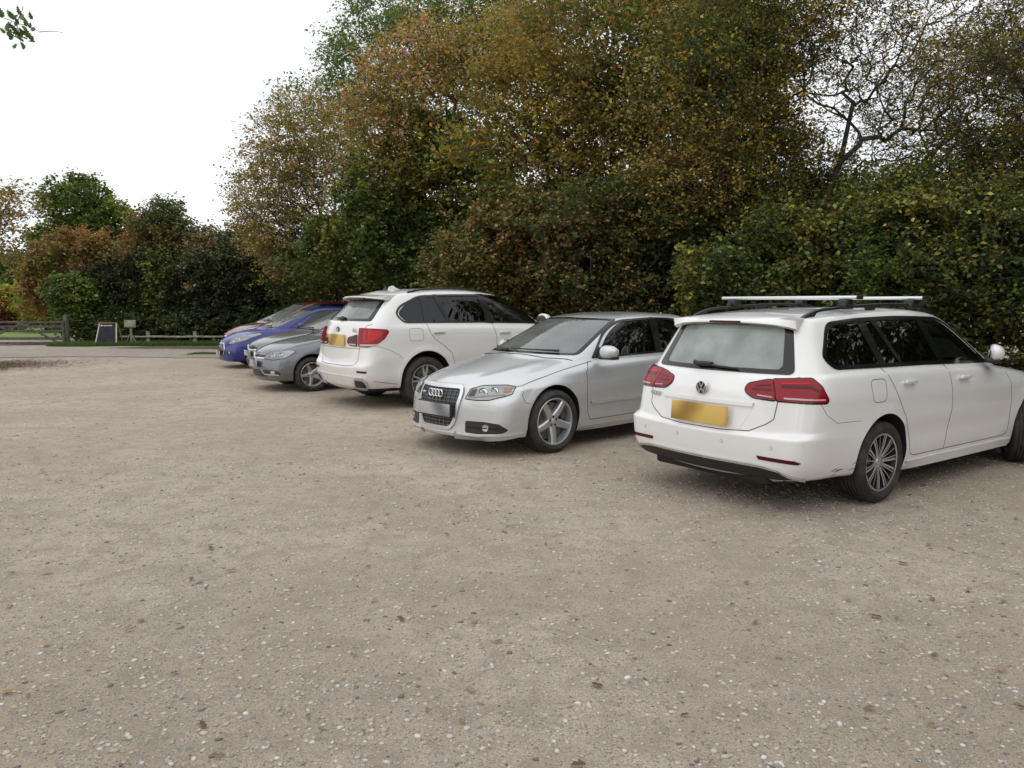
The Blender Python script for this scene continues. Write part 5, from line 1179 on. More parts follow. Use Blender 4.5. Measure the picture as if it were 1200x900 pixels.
def leaf_mesh(name, P, size, cols, m, parent, seed=0, aspect=.62, flat=.45, droop=.35, fold=.18, out=None, kite=False):
    """one small bent leaf per point, as a single mesh"""
    n = len(P); r = np.random.default_rng(seed); sz = size * r.uniform(.6, 1.3, n)[:, None]
    nrm = r.normal(size=(n, 3)); nrm /= np.linalg.norm(nrm, axis=1)[:, None]; nrm[:, 2] = np.abs(nrm[:, 2]) + flat
    if out is not None: nrm += out * .5
    nrm /= np.linalg.norm(nrm, axis=1)[:, None]
    t = r.normal(size=(n, 3)); t[:, 2] -= droop; t -= (t * nrm).sum(1)[:, None] * nrm; t /= np.linalg.norm(t, axis=1)[:, None] + 1e-9
    b = np.cross(nrm, t); w = sz * aspect * .5
    v0 = P - t * sz * .5; v2 = P + t * sz * .5; mid = P + t * sz * (.0 if not kite else -.08)
    v1 = mid + b * w + nrm * w * fold * 2; v3 = mid - b * w + nrm * w * fold * 2
    V = np.stack([v0, v1, v2, v3], 1).reshape(-1, 3); F = np.arange(n * 4).reshape(n, 4)
    o = mesh_np(name, V, F, m, parent); add_tint(o.data, np.repeat(cols, 4, 0)); return o
def segs_mesh(name, A, B, ra, rb, m, parent, k=5):
    """tapered tube per segment, one mesh"""
    n = len(A); d = B - A; L_ = np.linalg.norm(d, axis=1)[:, None] + 1e-9; d = d / L_
    h = np.where(np.abs(d[:, 2:3]) < .9, np.array([[0, 0, 1.]]), np.array([[1., 0, 0]])); u = np.cross(d, h); u /= np.linalg.norm(u, axis=1)[:, None] + 1e-9; w = np.cross(d, u)
    V = []
    for P, R_ in ((A - d * ra[:, None] * .3, ra), (B + d * rb[:, None] * .3, rb)):
        for q in range(k):
            t = 2 * math.pi * q / k; V.append(P + (u * math.cos(t) + w * math.sin(t)) * R_[:, None])
    V = np.stack(V, 1).reshape(-1, 3); base = (np.arange(n) * 2 * k)[:, None]
    F = np.concatenate([base + np.array([[q, (q + 1) % k, k + (q + 1) % k, k + q]]) for q in range(k)], 0)
    return mesh_np(name, V, F, m, parent, 180)
def skeleton(base, trunk, att, seed, pull=.32):
    """connect crown points to the trunk, nearest first -> nodes, parent index"""
    r = np.random.default_rng(seed); nodes = [np.array(base, float)]; par = [-1]; plen = [0.]
    for p in trunk: nodes.append(np.array(p, float)); par.append(len(nodes) - 2); plen.append(plen[-1] + np.linalg.norm(nodes[-1] - nodes[-2]))
    top = nodes[-1]; order = np.argsort(np.linalg.norm(att - nodes[max(1, len(nodes) // 2)], axis=1)); A = att[order]
    cap = len(nodes) + 4 * len(A) + 10; NP = np.zeros((cap, 3)); PL = np.full(cap, 1e9); k = len(nodes); NP[:k] = nodes; PL[:k] = plen; PL[0] = 1e6
    par = par + [0] * (cap - k)
    for a in A:
        D = np.linalg.norm(NP[:k] - a, axis=1); up = np.clip(NP[:k, 2] - a[2], 0, None)
        j = int(np.argmin(D + pull * PL[:k] + up * .7)); L_ = D[j]; ns = max(1, min(4, int(L_ / .35))); p0 = NP[j].copy()
        side = r.normal(size=3) * L_ * .07; last = j
        for q in range(1, ns + 1):
            t = q / ns; p = p0 + (a - p0) * t + side * math.sin(math.pi * t) + np.array([0, 0, .10 * L_ * math.sin(math.pi * t)])
            NP[k] = p; PL[k] = PL[last] + L_ / ns; par[k] = last; last = k; k += 1
            if k >= cap - 1: break
        if k >= cap - 1: break
    return NP[:k], np.array(par[:k])
def crown_points(blobs, n, seed, gap=.0, gscale=.35, shell=.45):
    r = np.random.default_rng(seed); w = np.array([b[1][0] * b[1][1] * b[1][2] for b in blobs]) ** .75; w = w / w.sum(); out = []
    tot = 0
    while tot < n:
        k = r.choice(len(blobs), size=n, p=w); C_ = np.array([b[0] for b in blobs])[k]; R_ = np.array([b[1] for b in blobs])[k]
        u = r.normal(size=(n, 3)); u /= np.linalg.norm(u, axis=1)[:, None]; rr_ = r.uniform(0, 1, n) ** (1 / 3); rr_ = np.where(r.uniform(0, 1, n) < shell, r.uniform(.75, 1.08, n), rr_)
        P = C_ + u * R_ * rr_[:, None]
        P = P + u * R_ * (.42 * pnoise(P, .42, seed + 31, 3) * rr_)[:, None]
        if gap: P = P[pnoise(P, gscale, seed + 11) > -1 + gap]
        P = P[P[:, 2] > .12]; out.append(P); tot += len(P)
    return np.concatenate(out)[:n]
def pick(P, pal, seed, patch=.5, pscale=.25):
    """leaf colours: weighted palette, drifting in patches"""
    r = np.random.default_rng(seed); n = len(P); c = np.array([p[1] for p in pal]); w = np.array([p[0] for p in pal], float); cum = np.cumsum(w) / w.sum()
    u = r.uniform(0, 1, n) * (1 - patch) + patch * (.5 + .5 * np.clip(pnoise(P, pscale, seed + 5) * 1.1, -1, 1)); k = np.searchsorted(cum, np.clip(u, 0, .9999)); col = c[k]
    return np.clip(col * r.uniform(.72, 1.25, n)[:, None] * (1 + r.normal(0, .06, (n, 3))), .004, 1)
G_ = dict(dk=(.052, .066, .024), g=(.095, .128, .034), mg=(.155, .215, .048), lg=(.25, .30, .06), ol=(.27, .235, .055), och=(.46, .33, .07), br=(.32, .21, .085), rd=(.24, .09, .055), pk=(.52, .35, .22), yl=(.62, .50, .08), or_=(.54, .28, .07), gy=(.19, .215, .11), pl=(.15, .085, .060))
def px(x, y, d):
    """point at ground distance d seen at photo position x, y"""
    th = math.atan(95 / 900); r_, u = (x - 600) / 900, (450 - y) / 900; f = math.cos(th) + u * math.sin(th); z = u * math.cos(th) - math.sin(th)
    return np.array([r_ / f * d, d, CAM_H + z / f * d])
def tree(name, label, cat, base, trunk, blobs, natt, nleaf, size, pal, seed, group=None, tw=.33, gap=0., bark='bark', r0=.006, patch=.46, pscale=.24, droop=.35, aspect=.66, shell=.45, k=5, pull=.32, twigs=3, minr=.0035, extra=None, leafgap=0, rmax=9):
    size = size * 1.28; nleaf = int(nleaf * .80)
    base = np.array(base, float); root = empty(name, tuple(base)); tag(root, label, cat, group)
    att = crown_points(blobs, natt, seed, gap=gap, shell=shell)
    NP, par = skeleton(base, trunk, att, seed, pull); n = len(NP)
    rad_ = np.full(n, 0.); kids = np.bincount(par[1:], minlength=n); p = 2.35
    for i in range(n - 1, 0, -1):
        if kids[i] == 0: rad_[i] = r0 ** p
        rad_[par[i]] += rad_[i]
    R_ = np.minimum(rad_ ** (1 / p), rmax); idx = np.arange(1, n)
    A = NP[par[idx]] - base; B = NP[idx] - base; ra = np.minimum(R_[par[idx]], R_[idx] * 1.35); rb = R_[idx]
    keep = np.ones(len(idx), bool)
    segs_mesh('trunk', A[keep], B[keep], ra[keep], rb[keep], M[bark], root, k)
    r = np.random.default_rng(seed + 3); tips = np.where((kids == 0) | (R_ < r0 * 2.2))[0]; tips = tips[tips > len(trunk)]
    # twigs with leaves strung along them
    nt_ = len(tips) * twigs; src = np.repeat(tips, twigs); dr = NP[src] - NP[par[src]]; dr /= np.linalg.norm(dr, axis=1)[:, None] + 1e-9
    d = dr * .7 + r.normal(size=(nt_, 3)) * .75; d[:, 2] = d[:, 2] * .55 + .08 - droop * .25; d /= np.linalg.norm(d, axis=1)[:, None]; L_ = tw * r.uniform(.5, 1.5, nt_)
    S = NP[src] - base; E = S + d * L_[:, None]; mid = (S + E) / 2 + r.normal(size=(nt_, 3)) * (L_ * .06)[:, None]
    q = np.full(nt_, minr)
    segs_mesh('twigs', np.concatenate([S, mid]), np.concatenate([mid, E]), np.concatenate([q, q * .8]), np.concatenate([q * .8, q * .5]), M[bark], root, 3)
    ti = r.integers(0, nt_, nleaf); t = r.uniform(.1, 1.08, nleaf) ** .8
    P = S[ti] + (E[ti] - S[ti]) * t[:, None] + r.normal(size=(nleaf, 3)) * (size * .42 + tw * .06)
    if leafgap: P = P[pnoise(P + base, .8, seed + 21) > -1 + leafgap]
    P = P[P[:, 2] + base[2] > .05]
    col = pick(P + base, pal, seed, patch, pscale)
    if extra is not None: col = extra(P + base, col, r)
    leaf_mesh('crown', P, size, col, M['leaf'], root, seed, aspect=aspect, droop=droop)
    return root
def B_(x, y, d, rx, rz, ry=None): return (px(x, y, d), (rx / 900 * d, (ry if ry is not None else (rx + rz) / 2 / 900 * d), rz / 900 * d))
def gp(x, d): return ((x - 600) / 900 * d, d, 0.)
def trk(x, d, ys, sway=.12, seed=1):
    r = random.Random(seed); return [px(x + r.uniform(-4, 4), y, d) for y in ys]
HG = 'trees and shrubs along the edge of the car park'
def build_trees():
    g = G_
    # far-left group beyond the lane
    tree('green_tree', 'green leafy tree rising behind the reddish hawthorn, left of the dark hedge', 'tree', gp(100, 38), trk(100, 38, (330, 290, 260)), [B_(90, 245, 38, 34, 34), B_(125, 262, 38, 34, 26), B_(88, 222, 38, 12, 16), B_(75, 285, 38, 32, 26), B_(120, 300, 38, 40, 30)], 700, 26000, .15, [(3, g['mg']), (3, g['g']), (1, g['lg']), (1, g['ol'])], 101, tw=.4)
    tree('hawthorn', 'reddish brown hawthorn overhanging the dark hedge behind the chalkboard', 'tree', gp(120, 33), trk(118, 33, (380, 340, 310)), [B_(95, 300, 33, 45, 26), B_(130, 312, 33, 45, 28), B_(60, 320, 33, 26, 26), B_(165, 298, 33, 30, 24), B_(48, 345, 33, 16, 30)], 800, 36000, .11, [(3, g['br']), (3, g['rd']), (2, g['ol']), (2, g['g'])], 102, tw=.35)
    tree('hawthorn', 'tallest grey green hawthorn in the middle of the dark hedge, berries and bare tip shoots', 'tree', gp(200, 32), trk(200, 32, (370, 320, 290)), [B_(190, 270, 32, 32, 22), B_(195, 253, 32, 18, 16), B_(225, 290, 32, 36, 22), B_(175, 305, 32, 36, 24), B_(215, 310, 32, 40, 26)], 800, 34000, .10, [(5, g['gy']), (4, g['g']), (1, g['rd']), (2, g['br'])], 103, tw=.45)
    tree('blackthorn', 'grey brown thorn bush at the right end of the dark hedge, by the red car', 'tree', gp(280, 31), trk(280, 31, (375, 340, 310)), [B_(265, 300, 31, 34, 26), B_(300, 305, 31, 34, 28), B_(325, 320, 31, 30, 36), B_(255, 325, 31, 40, 30)], 700, 32000, .10, [(4, g['gy']), (3, g['dk']), (2, g['br']), (1, g['pl'])], 104, tw=.4)
    def ivy(P, col, r):
        m = (r.uniform(0, 1, len(P)) < .5 * np.exp(-((P[:, 0] + 14.0) / .5) ** 2) * (P[:, 2] < 4)); col[m] = np.array(g['lg']) * r.uniform(.6, 1.2, (m.sum(), 1)); return col
    tree('hedge', 'dark evergreen hedge wall behind the low rail fence and signs', 'hedge', gp(215, 31), trk(215, 31, (392, 380)), [B_(130, 360, 31, 45, 45, 1.0), B_(185, 352, 31, 55, 55, 1.1), B_(240, 352, 31, 55, 55, 1.1), B_(300, 355, 31, 55, 52, 1.1), B_(360, 350, 31, 50, 60, 1.1)], 1500, 90000, .10, [(6, g['dk']), (3, (.028, .030, .016)), (1, g['g'])], 105, tw=.3, extra=ivy, pull=.6)
    tree('hedge', 'lowest dark skirt of the evergreen hedge, touching the verge', 'hedge', gp(240, 30), trk(240, 30, (395, 390)), [B_(x, 388, 30, 30, 22, .9) for x in (130, 170, 215, 260, 305, 350)], 900, 46000, .10, [(6, g['dk']), (2, g['g'])], 155, tw=.25, pull=.8)
    tree('laurel_bush', 'broad leaved green bush between the gate post and the chalkboard', 'bush', gp(92, 30), trk(92, 30, (398, 385)), [B_(90, 375, 30, 22, 24, .7), B_(112, 385, 30, 18, 16, .6), B_(75, 350, 30, 14, 25, .6), B_(100, 350, 30, 20, 20, .7)], 400, 13000, .13, [(4, g['mg']), (3, g['g']), (1, g['lg'])], 106, tw=.25)
    tree('garden_shrub', 'yellowing shrub on the lawn beyond the gate', 'shrub', gp(22, 42), trk(22, 42, (385, 370)), [B_(22, 362, 42, 30, 22), B_(2, 355, 42, 26, 18)], 300, 15000, .14, [(3, g['yl']), (3, g['lg']), (2, g['or_'])], 107, tw=.35)
    tree('garden_shrub', 'bright green shrub beyond the gate, beside the gate post', 'shrub', gp(55, 40), trk(55, 40, (388, 372)), [B_(55, 365, 40, 24, 24), B_(70, 355, 40, 16, 22)], 300, 14000, .14, [(4, g['lg']), (3, g['mg'])], 108, tw=.35)
    tree('copper_shrub', 'dark copper shrub at the left edge beyond the gate', 'shrub', gp(-6, 41), trk(-6, 41, (385, 376)), [B_(-6, 372, 41, 16, 16)], 150, 6000, .13, [(3, g['rd']), (2, g['pl'])], 109, tw=.3)
    for i, (x, y, d, rx, rz, lab) in enumerate(((5, 322, 75, 45, 22, 'far wood tree above the yellowing shrub, hazy green'), (48, 330, 68, 32, 22, 'far wood tree between the yellowing shrub and the hawthorn'), (-60, 318, 72, 45, 28, 'far wood tree beyond the left edge of the gate'))):
        tree('distant_tree', lab, 'tree', gp(x, d), trk(x, d, (360, 340)), [B_(x, y, d, rx, rz), B_(x + 14, y + 16, d, rx, rz), B_(x - 10, y + 24, d, rx * 1.2, rz)], 260, 14000, .34, [(3, g['mg']), (3, g['g']), (1, g['ol'])], 110 + i, tw=.8, group='far trees beyond the lawn')
    # sparse tree leaning in from the left edge
    tree('lane_side_tree', 'thin leaved tree leaning in at the left edge above the gate', 'tree', gp(-150, 20), [px(-150, 340, 20), px(-140, 300, 20), px(-110, 280, 20), px(-70, 270, 20)], [B_(-60, 260, 20, 60, 55), B_(5, 265, 20, 34, 46), B_(0, 235, 20, 18, 24), B_(-100, 240, 20, 60, 60)], 420, 6500, .085, [(4, g['g']), (2, g['br']), (3, g['ol'])], 115, tw=.35, shell=.3)
    # trees behind the row of cars, from left to right
    tree('cherry_tree', 'twiggy brownish tree at the left end of the big row, thin towards the sky', 'tree', gp(400, 26), trk(390, 26, (300, 250, 210)), [B_(330, 215, 26, 48, 70), B_(310, 250, 26, 38, 50), B_(370, 170, 26, 50, 60), B_(350, 290, 26, 60, 45), B_(400, 240, 26, 60, 70)], 1300, 42000, .074, [(4, g['br']), (3, g['ol']), (1, g['pk']), (2, g['gy'])], 120, group=HG, tw=.55, shell=.35, minr=.004)
    tree('ash_tree', 'grey green ash topping the left of the row against the sky', 'tree', gp(500, 30), trk(480, 30, (250, 170, 90)), [B_(400, 110, 30, 36, 50), B_(450, 60, 30, 60, 60), B_(530, 40, 30, 80, 60), B_(345, 125, 30, 20, 28), B_(600, 30, 30, 70, 60), B_(440, 160, 30, 60, 60)], 1600, 60000, .12, [(3, g['gy']), (4, g['mg']), (1, g['ol'])], 121, group=HG, tw=.6, aspect=.4, shell=.4, leafgap=.15)
    tree('cherry_tree', 'cherry with salmon pink autumn leaves high at the left of the row', 'tree', gp(520, 22), trk(530, 22, (250, 190, 130)), [B_(500, 90, 22, 60, 60), B_(445, 130, 22, 34, 50), B_(560, 70, 22, 60, 50), B_(520, 150, 22, 70, 50), B_(610, 60, 22, 50, 50)], 1000, 30000, .09, [(5, g['pk']), (1, g['or_']), (4, g['ol']), (2, g['gy'])], 122, group=HG, tw=.5, shell=.35, aspect=.5, droop=.9)
    tree('maple_tree', 'dark green maple low behind the white SUV', 'tree', gp(510, 22), trk(510, 22, (320, 280, 240)), [B_(470, 280, 22, 80, 60), B_(540, 240, 22, 80, 60), B_(450, 230, 22, 50, 50), B_(560, 300, 22, 80, 60), B_(520, 180, 22, 60, 40), B_(405, 290, 23, 60, 40)], 1500, 70000, .10, [(4, g['g']), (3, g['mg']), (2, g['dk']), (3, g['ol'])], 123, group=HG, tw=.35)
    tree('cherry_tree', 'cherry branch tree with large yellow leaves in the middle of the row', 'tree', gp(640, 17.8), trk(640, 17.8, (280, 230, 190)), [B_(590, 170, 17.8, 60, 26), B_(660, 150, 17.8, 60, 40), B_(540, 170, 17.8, 34, 16), B_(690, 130, 17.8, 50, 40)], 420, 4600, .115, [(3, g['yl']), (3, g['lg']), (1, g['or_']), (4, g['ol'])], 124, group=HG, tw=.4, aspect=.5, droop=1.2)
    tree('field_maple', 'golden brown field maple above the silver saloon', 'tree', gp(720, 18), trk(715, 18, (280, 200, 130, 70)), [B_(680, 60, 18, 90, 80), B_(770, 40, 18, 90, 90), B_(700, 170, 18, 80, 70), B_(790, 150, 18, 80, 80), B_(640, 230, 18, 70, 60), B_(740, 250, 18, 90, 60), B_(840, 60, 18, 60, 80), B_(600, 120, 18, 40, 50)], 2600, 94000, .080, [(4, g['och']), (4, g['ol']), (3, g['br']), (4, g['mg']), (1, g['or_'])], 125, group=HG, tw=.42, shell=.4, leafgap=.12)
    tree('hawthorn', 'olive thorn tree with arching bare shoots above the white estate car', 'tree', gp(860, 15.5), trk(850, 15.5, (290, 230, 160)), [B_(850, 120, 15.5, 90, 90), B_(900, 200, 15.5, 70, 60), B_(820, 230, 15.5, 80, 60), B_(880, 30, 15.5, 80, 70), B_(930, 260, 15.5, 60, 40), B_(985, 235, 15.5, 60, 34)], 2400, 92000, .055, [(5, g['ol']), (3, g['g']), (2, g['och']), (2, g['br'])], 126, group=HG, tw=.5, bark='bark_green', shell=.35, leafgap=.12, minr=.004)
    # open oak: main limbs given by hand, sky between the twigs
    d = 15.0
    tree('oak_tree', 'open old oak with long bent limbs and thin foliage at the upper right', 'tree', gp(955, d), [px(955, 300, d), px(965, 240, d), px(985, 190, d), px(1000, 120, d)], [B_(1010, 60, d, 90, 90), B_(1090, 90, d, 100, 60, 1.6), B_(1140, 30, d, 110, 80), B_(1060, 150, d, 70, 30, 1.2), B_(1180, 120, d, 90, 60), B_(960, 30, d, 70, 60), B_(1230, 60, d, 80, 90), B_(1120, 190, d, 90, 50), B_(1040, 200, d, 70, 40)], 2000, 38000, .043, [(4, g['ol']), (3, g['dk']), (2, g['och']), (2, g['gy'])], 127, group=HG, tw=.36, r0=.0048, shell=.2, pull=.12, rmax=.075, minr=.0042, gap=.25)
    tree('field_maple', 'thin ochre leaved maple at the right edge above the green hedge', 'tree', gp(1300, 13), trk(1290, 13, (290, 220, 150)), [B_(1190, 130, 13, 90, 50), B_(1260, 60, 13, 90, 80), B_(1240, 190, 13, 90, 50), B_(1150, 80, 13, 60, 40)], 1100, 13000, .047, [(4, g['och']), (4, g['ol']), (2, g['g'])], 128, group=HG, tw=.4, shell=.3, gap=.3)
    tree('elder_tree', 'loose elder with drooping shoots above the hedge, between the oak limbs and the right edge', 'tree', gp(1110, 14), trk(1110, 14, (290, 250, 220)), [B_(1040, 235, 14, 60, 30, .9), B_(1110, 215, 14, 60, 36, .9), B_(1180, 185, 14, 70, 40, .9), B_(1250, 150, 14, 70, 60, .9), B_(1150, 250, 14, 90, 34, .9)], 700, 24000, .058, [(4, g['ol']), (4, g['mg']), (2, g['och']), (1, g['br'])], 129, group=HG, tw=.5, shell=.35, gap=.2, droop=.9)
    # hedge line right behind the cars
    def gold(P, col, r):
        m = r.uniform(0, 1, len(P)) < .02; col[m] = np.array(g['yl']) * r.uniform(.7, 1.2, (m.sum(), 1)); return col
    tree('hedge_shrub', 'dark mixed shrub behind the white SUV roof, reaching down to the ground', 'shrub', gp(440, 25.5), trk(440, 25.5, (370, 350)), [B_(380, 330, 25.5, 60, 60, 1.3), B_(450, 335, 25.5, 60, 60, 1.4), B_(520, 345, 25.5, 60, 60, 1.4)], 800, 42000, .09, [(5, g['dk']), (3, g['g']), (2, g['br']), (1, g['ol'])], 130, group=HG, tw=.3, extra=gold)
    tree('hedge_shrub', 'dusky green shrub behind the silver saloon, left part', 'shrub', gp(600, 17.5), trk(600, 17.5, (370, 340)), [B_(570, 330, 17.5, 70, 80, 1.3), B_(650, 330, 17.5, 70, 90, 1.4), B_(620, 280, 17.5, 70, 50, 1.2)], 1000, 56000, .08, [(4, g['dk']), (3, g['br']), (3, g['g']), (1, g['pl'])], 131, group=HG, tw=.3, extra=gold)
    tree('dogwood', 'dark red leaved dogwood above the saloon roof', 'shrub', gp(740, 15.5), trk(740, 15.5, (370, 330)), [B_(720, 310, 15.5, 70, 70, 1.0), B_(790, 290, 15.5, 60, 60, 1.0), B_(760, 350, 15.5, 80, 60, 1.0), B_(700, 260, 15.5, 60, 40, 1.0), B_(850, 270, 15.5, 50, 44, 1.0), B_(880, 320, 15.0, 50, 40, .8)], 900, 50000, .08, [(3, g['pl']), (3, g['br']), (3, g['dk']), (5, g['g']), (1, g['rd'])], 132, group=HG, tw=.3)
    tree('hedge_shrub', 'green hazel shrub with a few gold leaves behind the roof bars', 'shrub', gp(900, 13.2), trk(900, 13.2, (360, 320)), [B_(890, 350, 13.2, 80, 60, 1.1), B_(960, 315, 13.2, 70, 66, 1.1), B_(905, 275, 13.2, 34, 30, .8), B_(1030, 285, 13.2, 60, 50, 1.0), B_(840, 330, 13.2, 40, 46, .9)], 1100, 66000, .066, [(5, g['g']), (3, g['dk']), (1, g['mg']), (3, g['ol']), (2, g['br'])], 133, group=HG, tw=.28, extra=gold)
    tree('hedge_shrub', 'dense green shrub beyond the estate car bonnet, at the right edge', 'shrub', gp(1130, 11.8), trk(1130, 11.8, (360, 320)), [B_(1060, 320, 11.8, 70, 70, .9), B_(1140, 300, 11.8, 80, 80, 1.0), B_(1220, 290, 11.8, 80, 110, 1.0), B_(1190, 380, 11.8, 90, 70, 1.0), B_(1280, 340, 11.8, 80, 110, 1.0), B_(1110, 390, 11.8, 60, 60, .8), B_(1060, 250, 11.8, 40, 26, .7)], 1500, 84000, .062, [(5, g['g']), (2, g['mg']), (3, g['dk']), (3, g['ol']), (2, g['br'])], 134, group=HG, tw=.28, extra=gold)
    tree('hedge_shrub', 'shadowy shrub filling the second row behind the saloon and estate car', 'shrub', gp(830, 20), trk(830, 20, (360, 330)), [B_(600, 320, 22, 100, 60, 1.6), B_(760, 310, 21, 100, 70, 1.6), B_(900, 300, 19, 100, 75, 1.5), B_(1040, 300, 18, 110, 70, 1.5), B_(1190, 290, 17, 120, 80, 1.5), B_(1330, 290, 16, 110, 90, 1.5)], 2200, 90000, .12, [(5, g['dk']), (3, g['g']), (2, g['ol'])], 135, group=HG, tw=.4, pull=.7)
def build_right_side():
    g = G_; r = random.Random(6)
    a = tree('hedge_shrub', 'shrub of the hedge running on beyond the right edge', 'shrub', (11, 5.5, 0), [(11, 5.5, .6), (11, 5.5, 1.4)], [((11, 5.5, 1.6), (1.7, 1.5, 1.7)), ((10.4, 4.8, 2.8), (1.3, 1.2, 1.3)), ((11.6, 6.2, 3.2), (1.4, 1.3, 1.3))], 500, 22000, .085, [(4, g['g']), (4, g['dk']), (2, g['ol'])], 160, tw=.3, group='hedge beyond the right edge')
    b = tree('field_maple', 'tall maple of the hedge beyond the right edge', 'tree', (14.5, 5, 0), [(14.5, 5, 2), (14.4, 5, 4)], [((14.5, 5, 6.2), (2.6, 2.6, 3.2)), ((14.0, 5, 3.2), (2.2, 2.2, 1.8))], 420, 15000, .13, [(4, g['ol']), (3, g['g']), (2, g['och'])], 161, tw=.45, group='trees beyond the right edge')
    for src, spots in ((b, ((13.5, 11, 1.2), (13.2, 6.4, 1.15), (13.4, 2.6, 1.1), (16, 15, 1.3))), (a, ((10.2, 2.6), (9.8, -.4), (12.6, .8), (13, 3.6), (10.4, -3.4), (12.8, 7.6), (11.2, 9.2), (13.6, 9.8), (12.4, 11.8))), (b, ((14.0, 1), (13.5, -3), (17.5, 5), (13.5, -7), (18, 1), (17, 18), (20, 13), (21, 21)))):
        for q_ in spots:
            x, y = q_[:2]; c = src.copy(); C.objects.link(c); c.location = (x, y, 0); c.rotation_euler[2] = r.uniform(0, 6); c.scale = (q_[2] if len(q_) > 2 else 1,) * 3
            for ch in src.children: q = ch.copy(); C.objects.link(q); q.parent = c
def build_near_oak():
    """oak whose lowest branch hangs into the top left corner"""
    g = G_; base = np.array([-9.5, 7.5, 0]); root = empty('oak_tree', tuple(base)); tag(root, 'overhanging oak branch with lobed green leaves in the top left corner', 'tree')
    path = [(-9.5, 7.5, 0), (-9.4, 7.6, 2.2), (-9.0, 7.8, 4.2), (-7.9, 7.9, 4.9), (-6.6, 8.0, 4.75), (-5.7, 8.05, 4.55), (-5.25, 8.0, 4.45)]
    bm = bmesh.new(); tube(bm, [Vector(p) - Vector(base) for p in path], [.30, .24, .16, .07, .025, .009, .004], 12); from_bm('trunk', bm, M['bark'], root, 180)
    r = random.Random(12); bm = bmesh.new(); cols = []; L_ = []
    tips = []
    def tw(a, b, r1=.004):
        tube(T, [Vector(a) - Vector(base), (Vector(a) + Vector(b)) / 2 - Vector(base) + Vector((0, 0, .01)), Vector(b) - Vector(base)], [r1, r1 * .8, r1 * .5], 5)
    T = bmesh.new(); P0 = px(14, 22, 8)
    stems = [((-5.7, 8.05, 4.55), px(6, 22, 8)), (px(6, 22, 8), px(20, 28, 8)), (px(20, 28, 8), px(34, 32, 8)), (px(34, 32, 8), px(46, 37.5, 8)), (px(46, 37.5, 8), px(74, 38, 8)), (px(20, 28, 8), px(26, 12, 8)), (px(14, 25, 8), px(8, 36, 8)), (px(20, 30, 8), px(24, 48, 8)), (px(24, 40, 8), px(36, 45, 8)), (px(26, 12, 8), px(27, 7, 8))]
    for a, b in stems: tw(a, b)
    for x, y in ((-30, 10), (-60, 30), (-20, 40), (-90, 20), (-50, 0)): tw((-5.7, 8.05, 4.55), px(x, y, 8)); tips.append((x, y))
    from_bm('twigs', T, M['bark'], root, 180)
    spots = [(11, 16), (14, 18), (19, 20), (22, 12), (24, 17), (35, 18), (25, 22), (8, 33), (14, 32), (12, 38), (18, 36), (24, 36), (21, 40), (14, 44), (22, 46), (28, 33), (30, 26), (36, 30), (38, 34), (34, 43), (37, 50), (21, 55), (25, 53), (18, 53), (0, 14), (3, 35), (26, 45), (10, 30), (31, 37), (16, 24), (20, 27)]
    for x, y in tips:
        for k in range(14): spots.append((x + r.uniform(-22, 22), y + r.uniform(-18, 18)))
    prof = [(0, .06), (.14, .10), (.22, .26), (.32, .16), (.42, .38), (.52, .22), (.64, .46), (.74, .28), (.86, .34), (.95, .20), (1.0, .0)]
    for x, y in spots:
        c = Vector(px(x + r.uniform(-1, 1), y + r.uniform(-1, 1), 8 + r.uniform(-.12, .12))) - Vector(base)
        ax = Vector((r.uniform(-.3, 1), r.uniform(-.6, .6), r.uniform(-1.2, -.1))).normalized(); nn = Vector((r.uniform(-.5, .5), r.uniform(-1, -.2), r.uniform(.0, 1))).normalized(); bb = ax.cross(nn).normalized(); nn = bb.cross(ax); s_ = r.uniform(.07, .105)
        cc = [v * r.uniform(.7, 1.3) for v in ((.045, .075, .022) if r.random() < .75 else (.09, .12, .03))]
        mid = [bm.verts.new(c + ax * (u - .5) * s_ + nn * .10 * s_ * math.sin(u * 3)) for u, w in prof]
        for sg in (-1, 1):
            ed = [bm.verts.new(c + ax * (u - .5) * s_ + bb * sg * w * s_ * .75 + nn * s_ * (.10 * math.sin(u * 3) + w * .12)) for u, w in prof[:-1]] + [mid[-1]]
            for i in range(len(prof) - 1):
                q = [mid[i], mid[i + 1], ed[i + 1], ed[i]]; qq = []
                for v in q:
                    if v not in qq: qq.append(v)
                bm.faces.new(qq)
        while len(cols) < len(bm.verts): cols.append(cc)
    o = from_bm('leaves', bm, M['leaf'], root); add_tint(o.data, np.array(cols) * 1.5)
def build_back_trees():
    """row on the other side of the car park, behind the camera: seen only as reflections"""
    g = G_; t0 = tree('lime_tree', 'broad lime tree on the far side of the car park, opposite the row of cars', 'tree', (0, -13, 0), [(0, -13, 1.5), (0.1, -13, 3), (0, -13.1, 5)], [((0, -13, 6.0), (3.4, 3.2, 3.0)), ((1.5, -13, 3.6), (2.8, 2.5, 1.6)), ((-1.8, -12.6, 4.2), (2.5, 2.3, 2.0))], 350, 14000, .20, [(3, g['ol']), (3, g['g']), (1, g['och'])], 140, tw=.6, group='trees on the opposite side')
    r = random.Random(3)
    for x, y, s_ in ((-9, -11, .9), (9, -12, 1.0), (17, -6, .9), (-18, -8, 1.1), (24, 3, 1.0)):
        c = t0.copy(); C.objects.link(c); c.location = (x, y, 0); c.scale = (s_,) * 3; c.rotation_euler[2] = r.uniform(0, 6)
        for ch in t0.children: q = ch.copy(); C.objects.link(q); q.parent = c
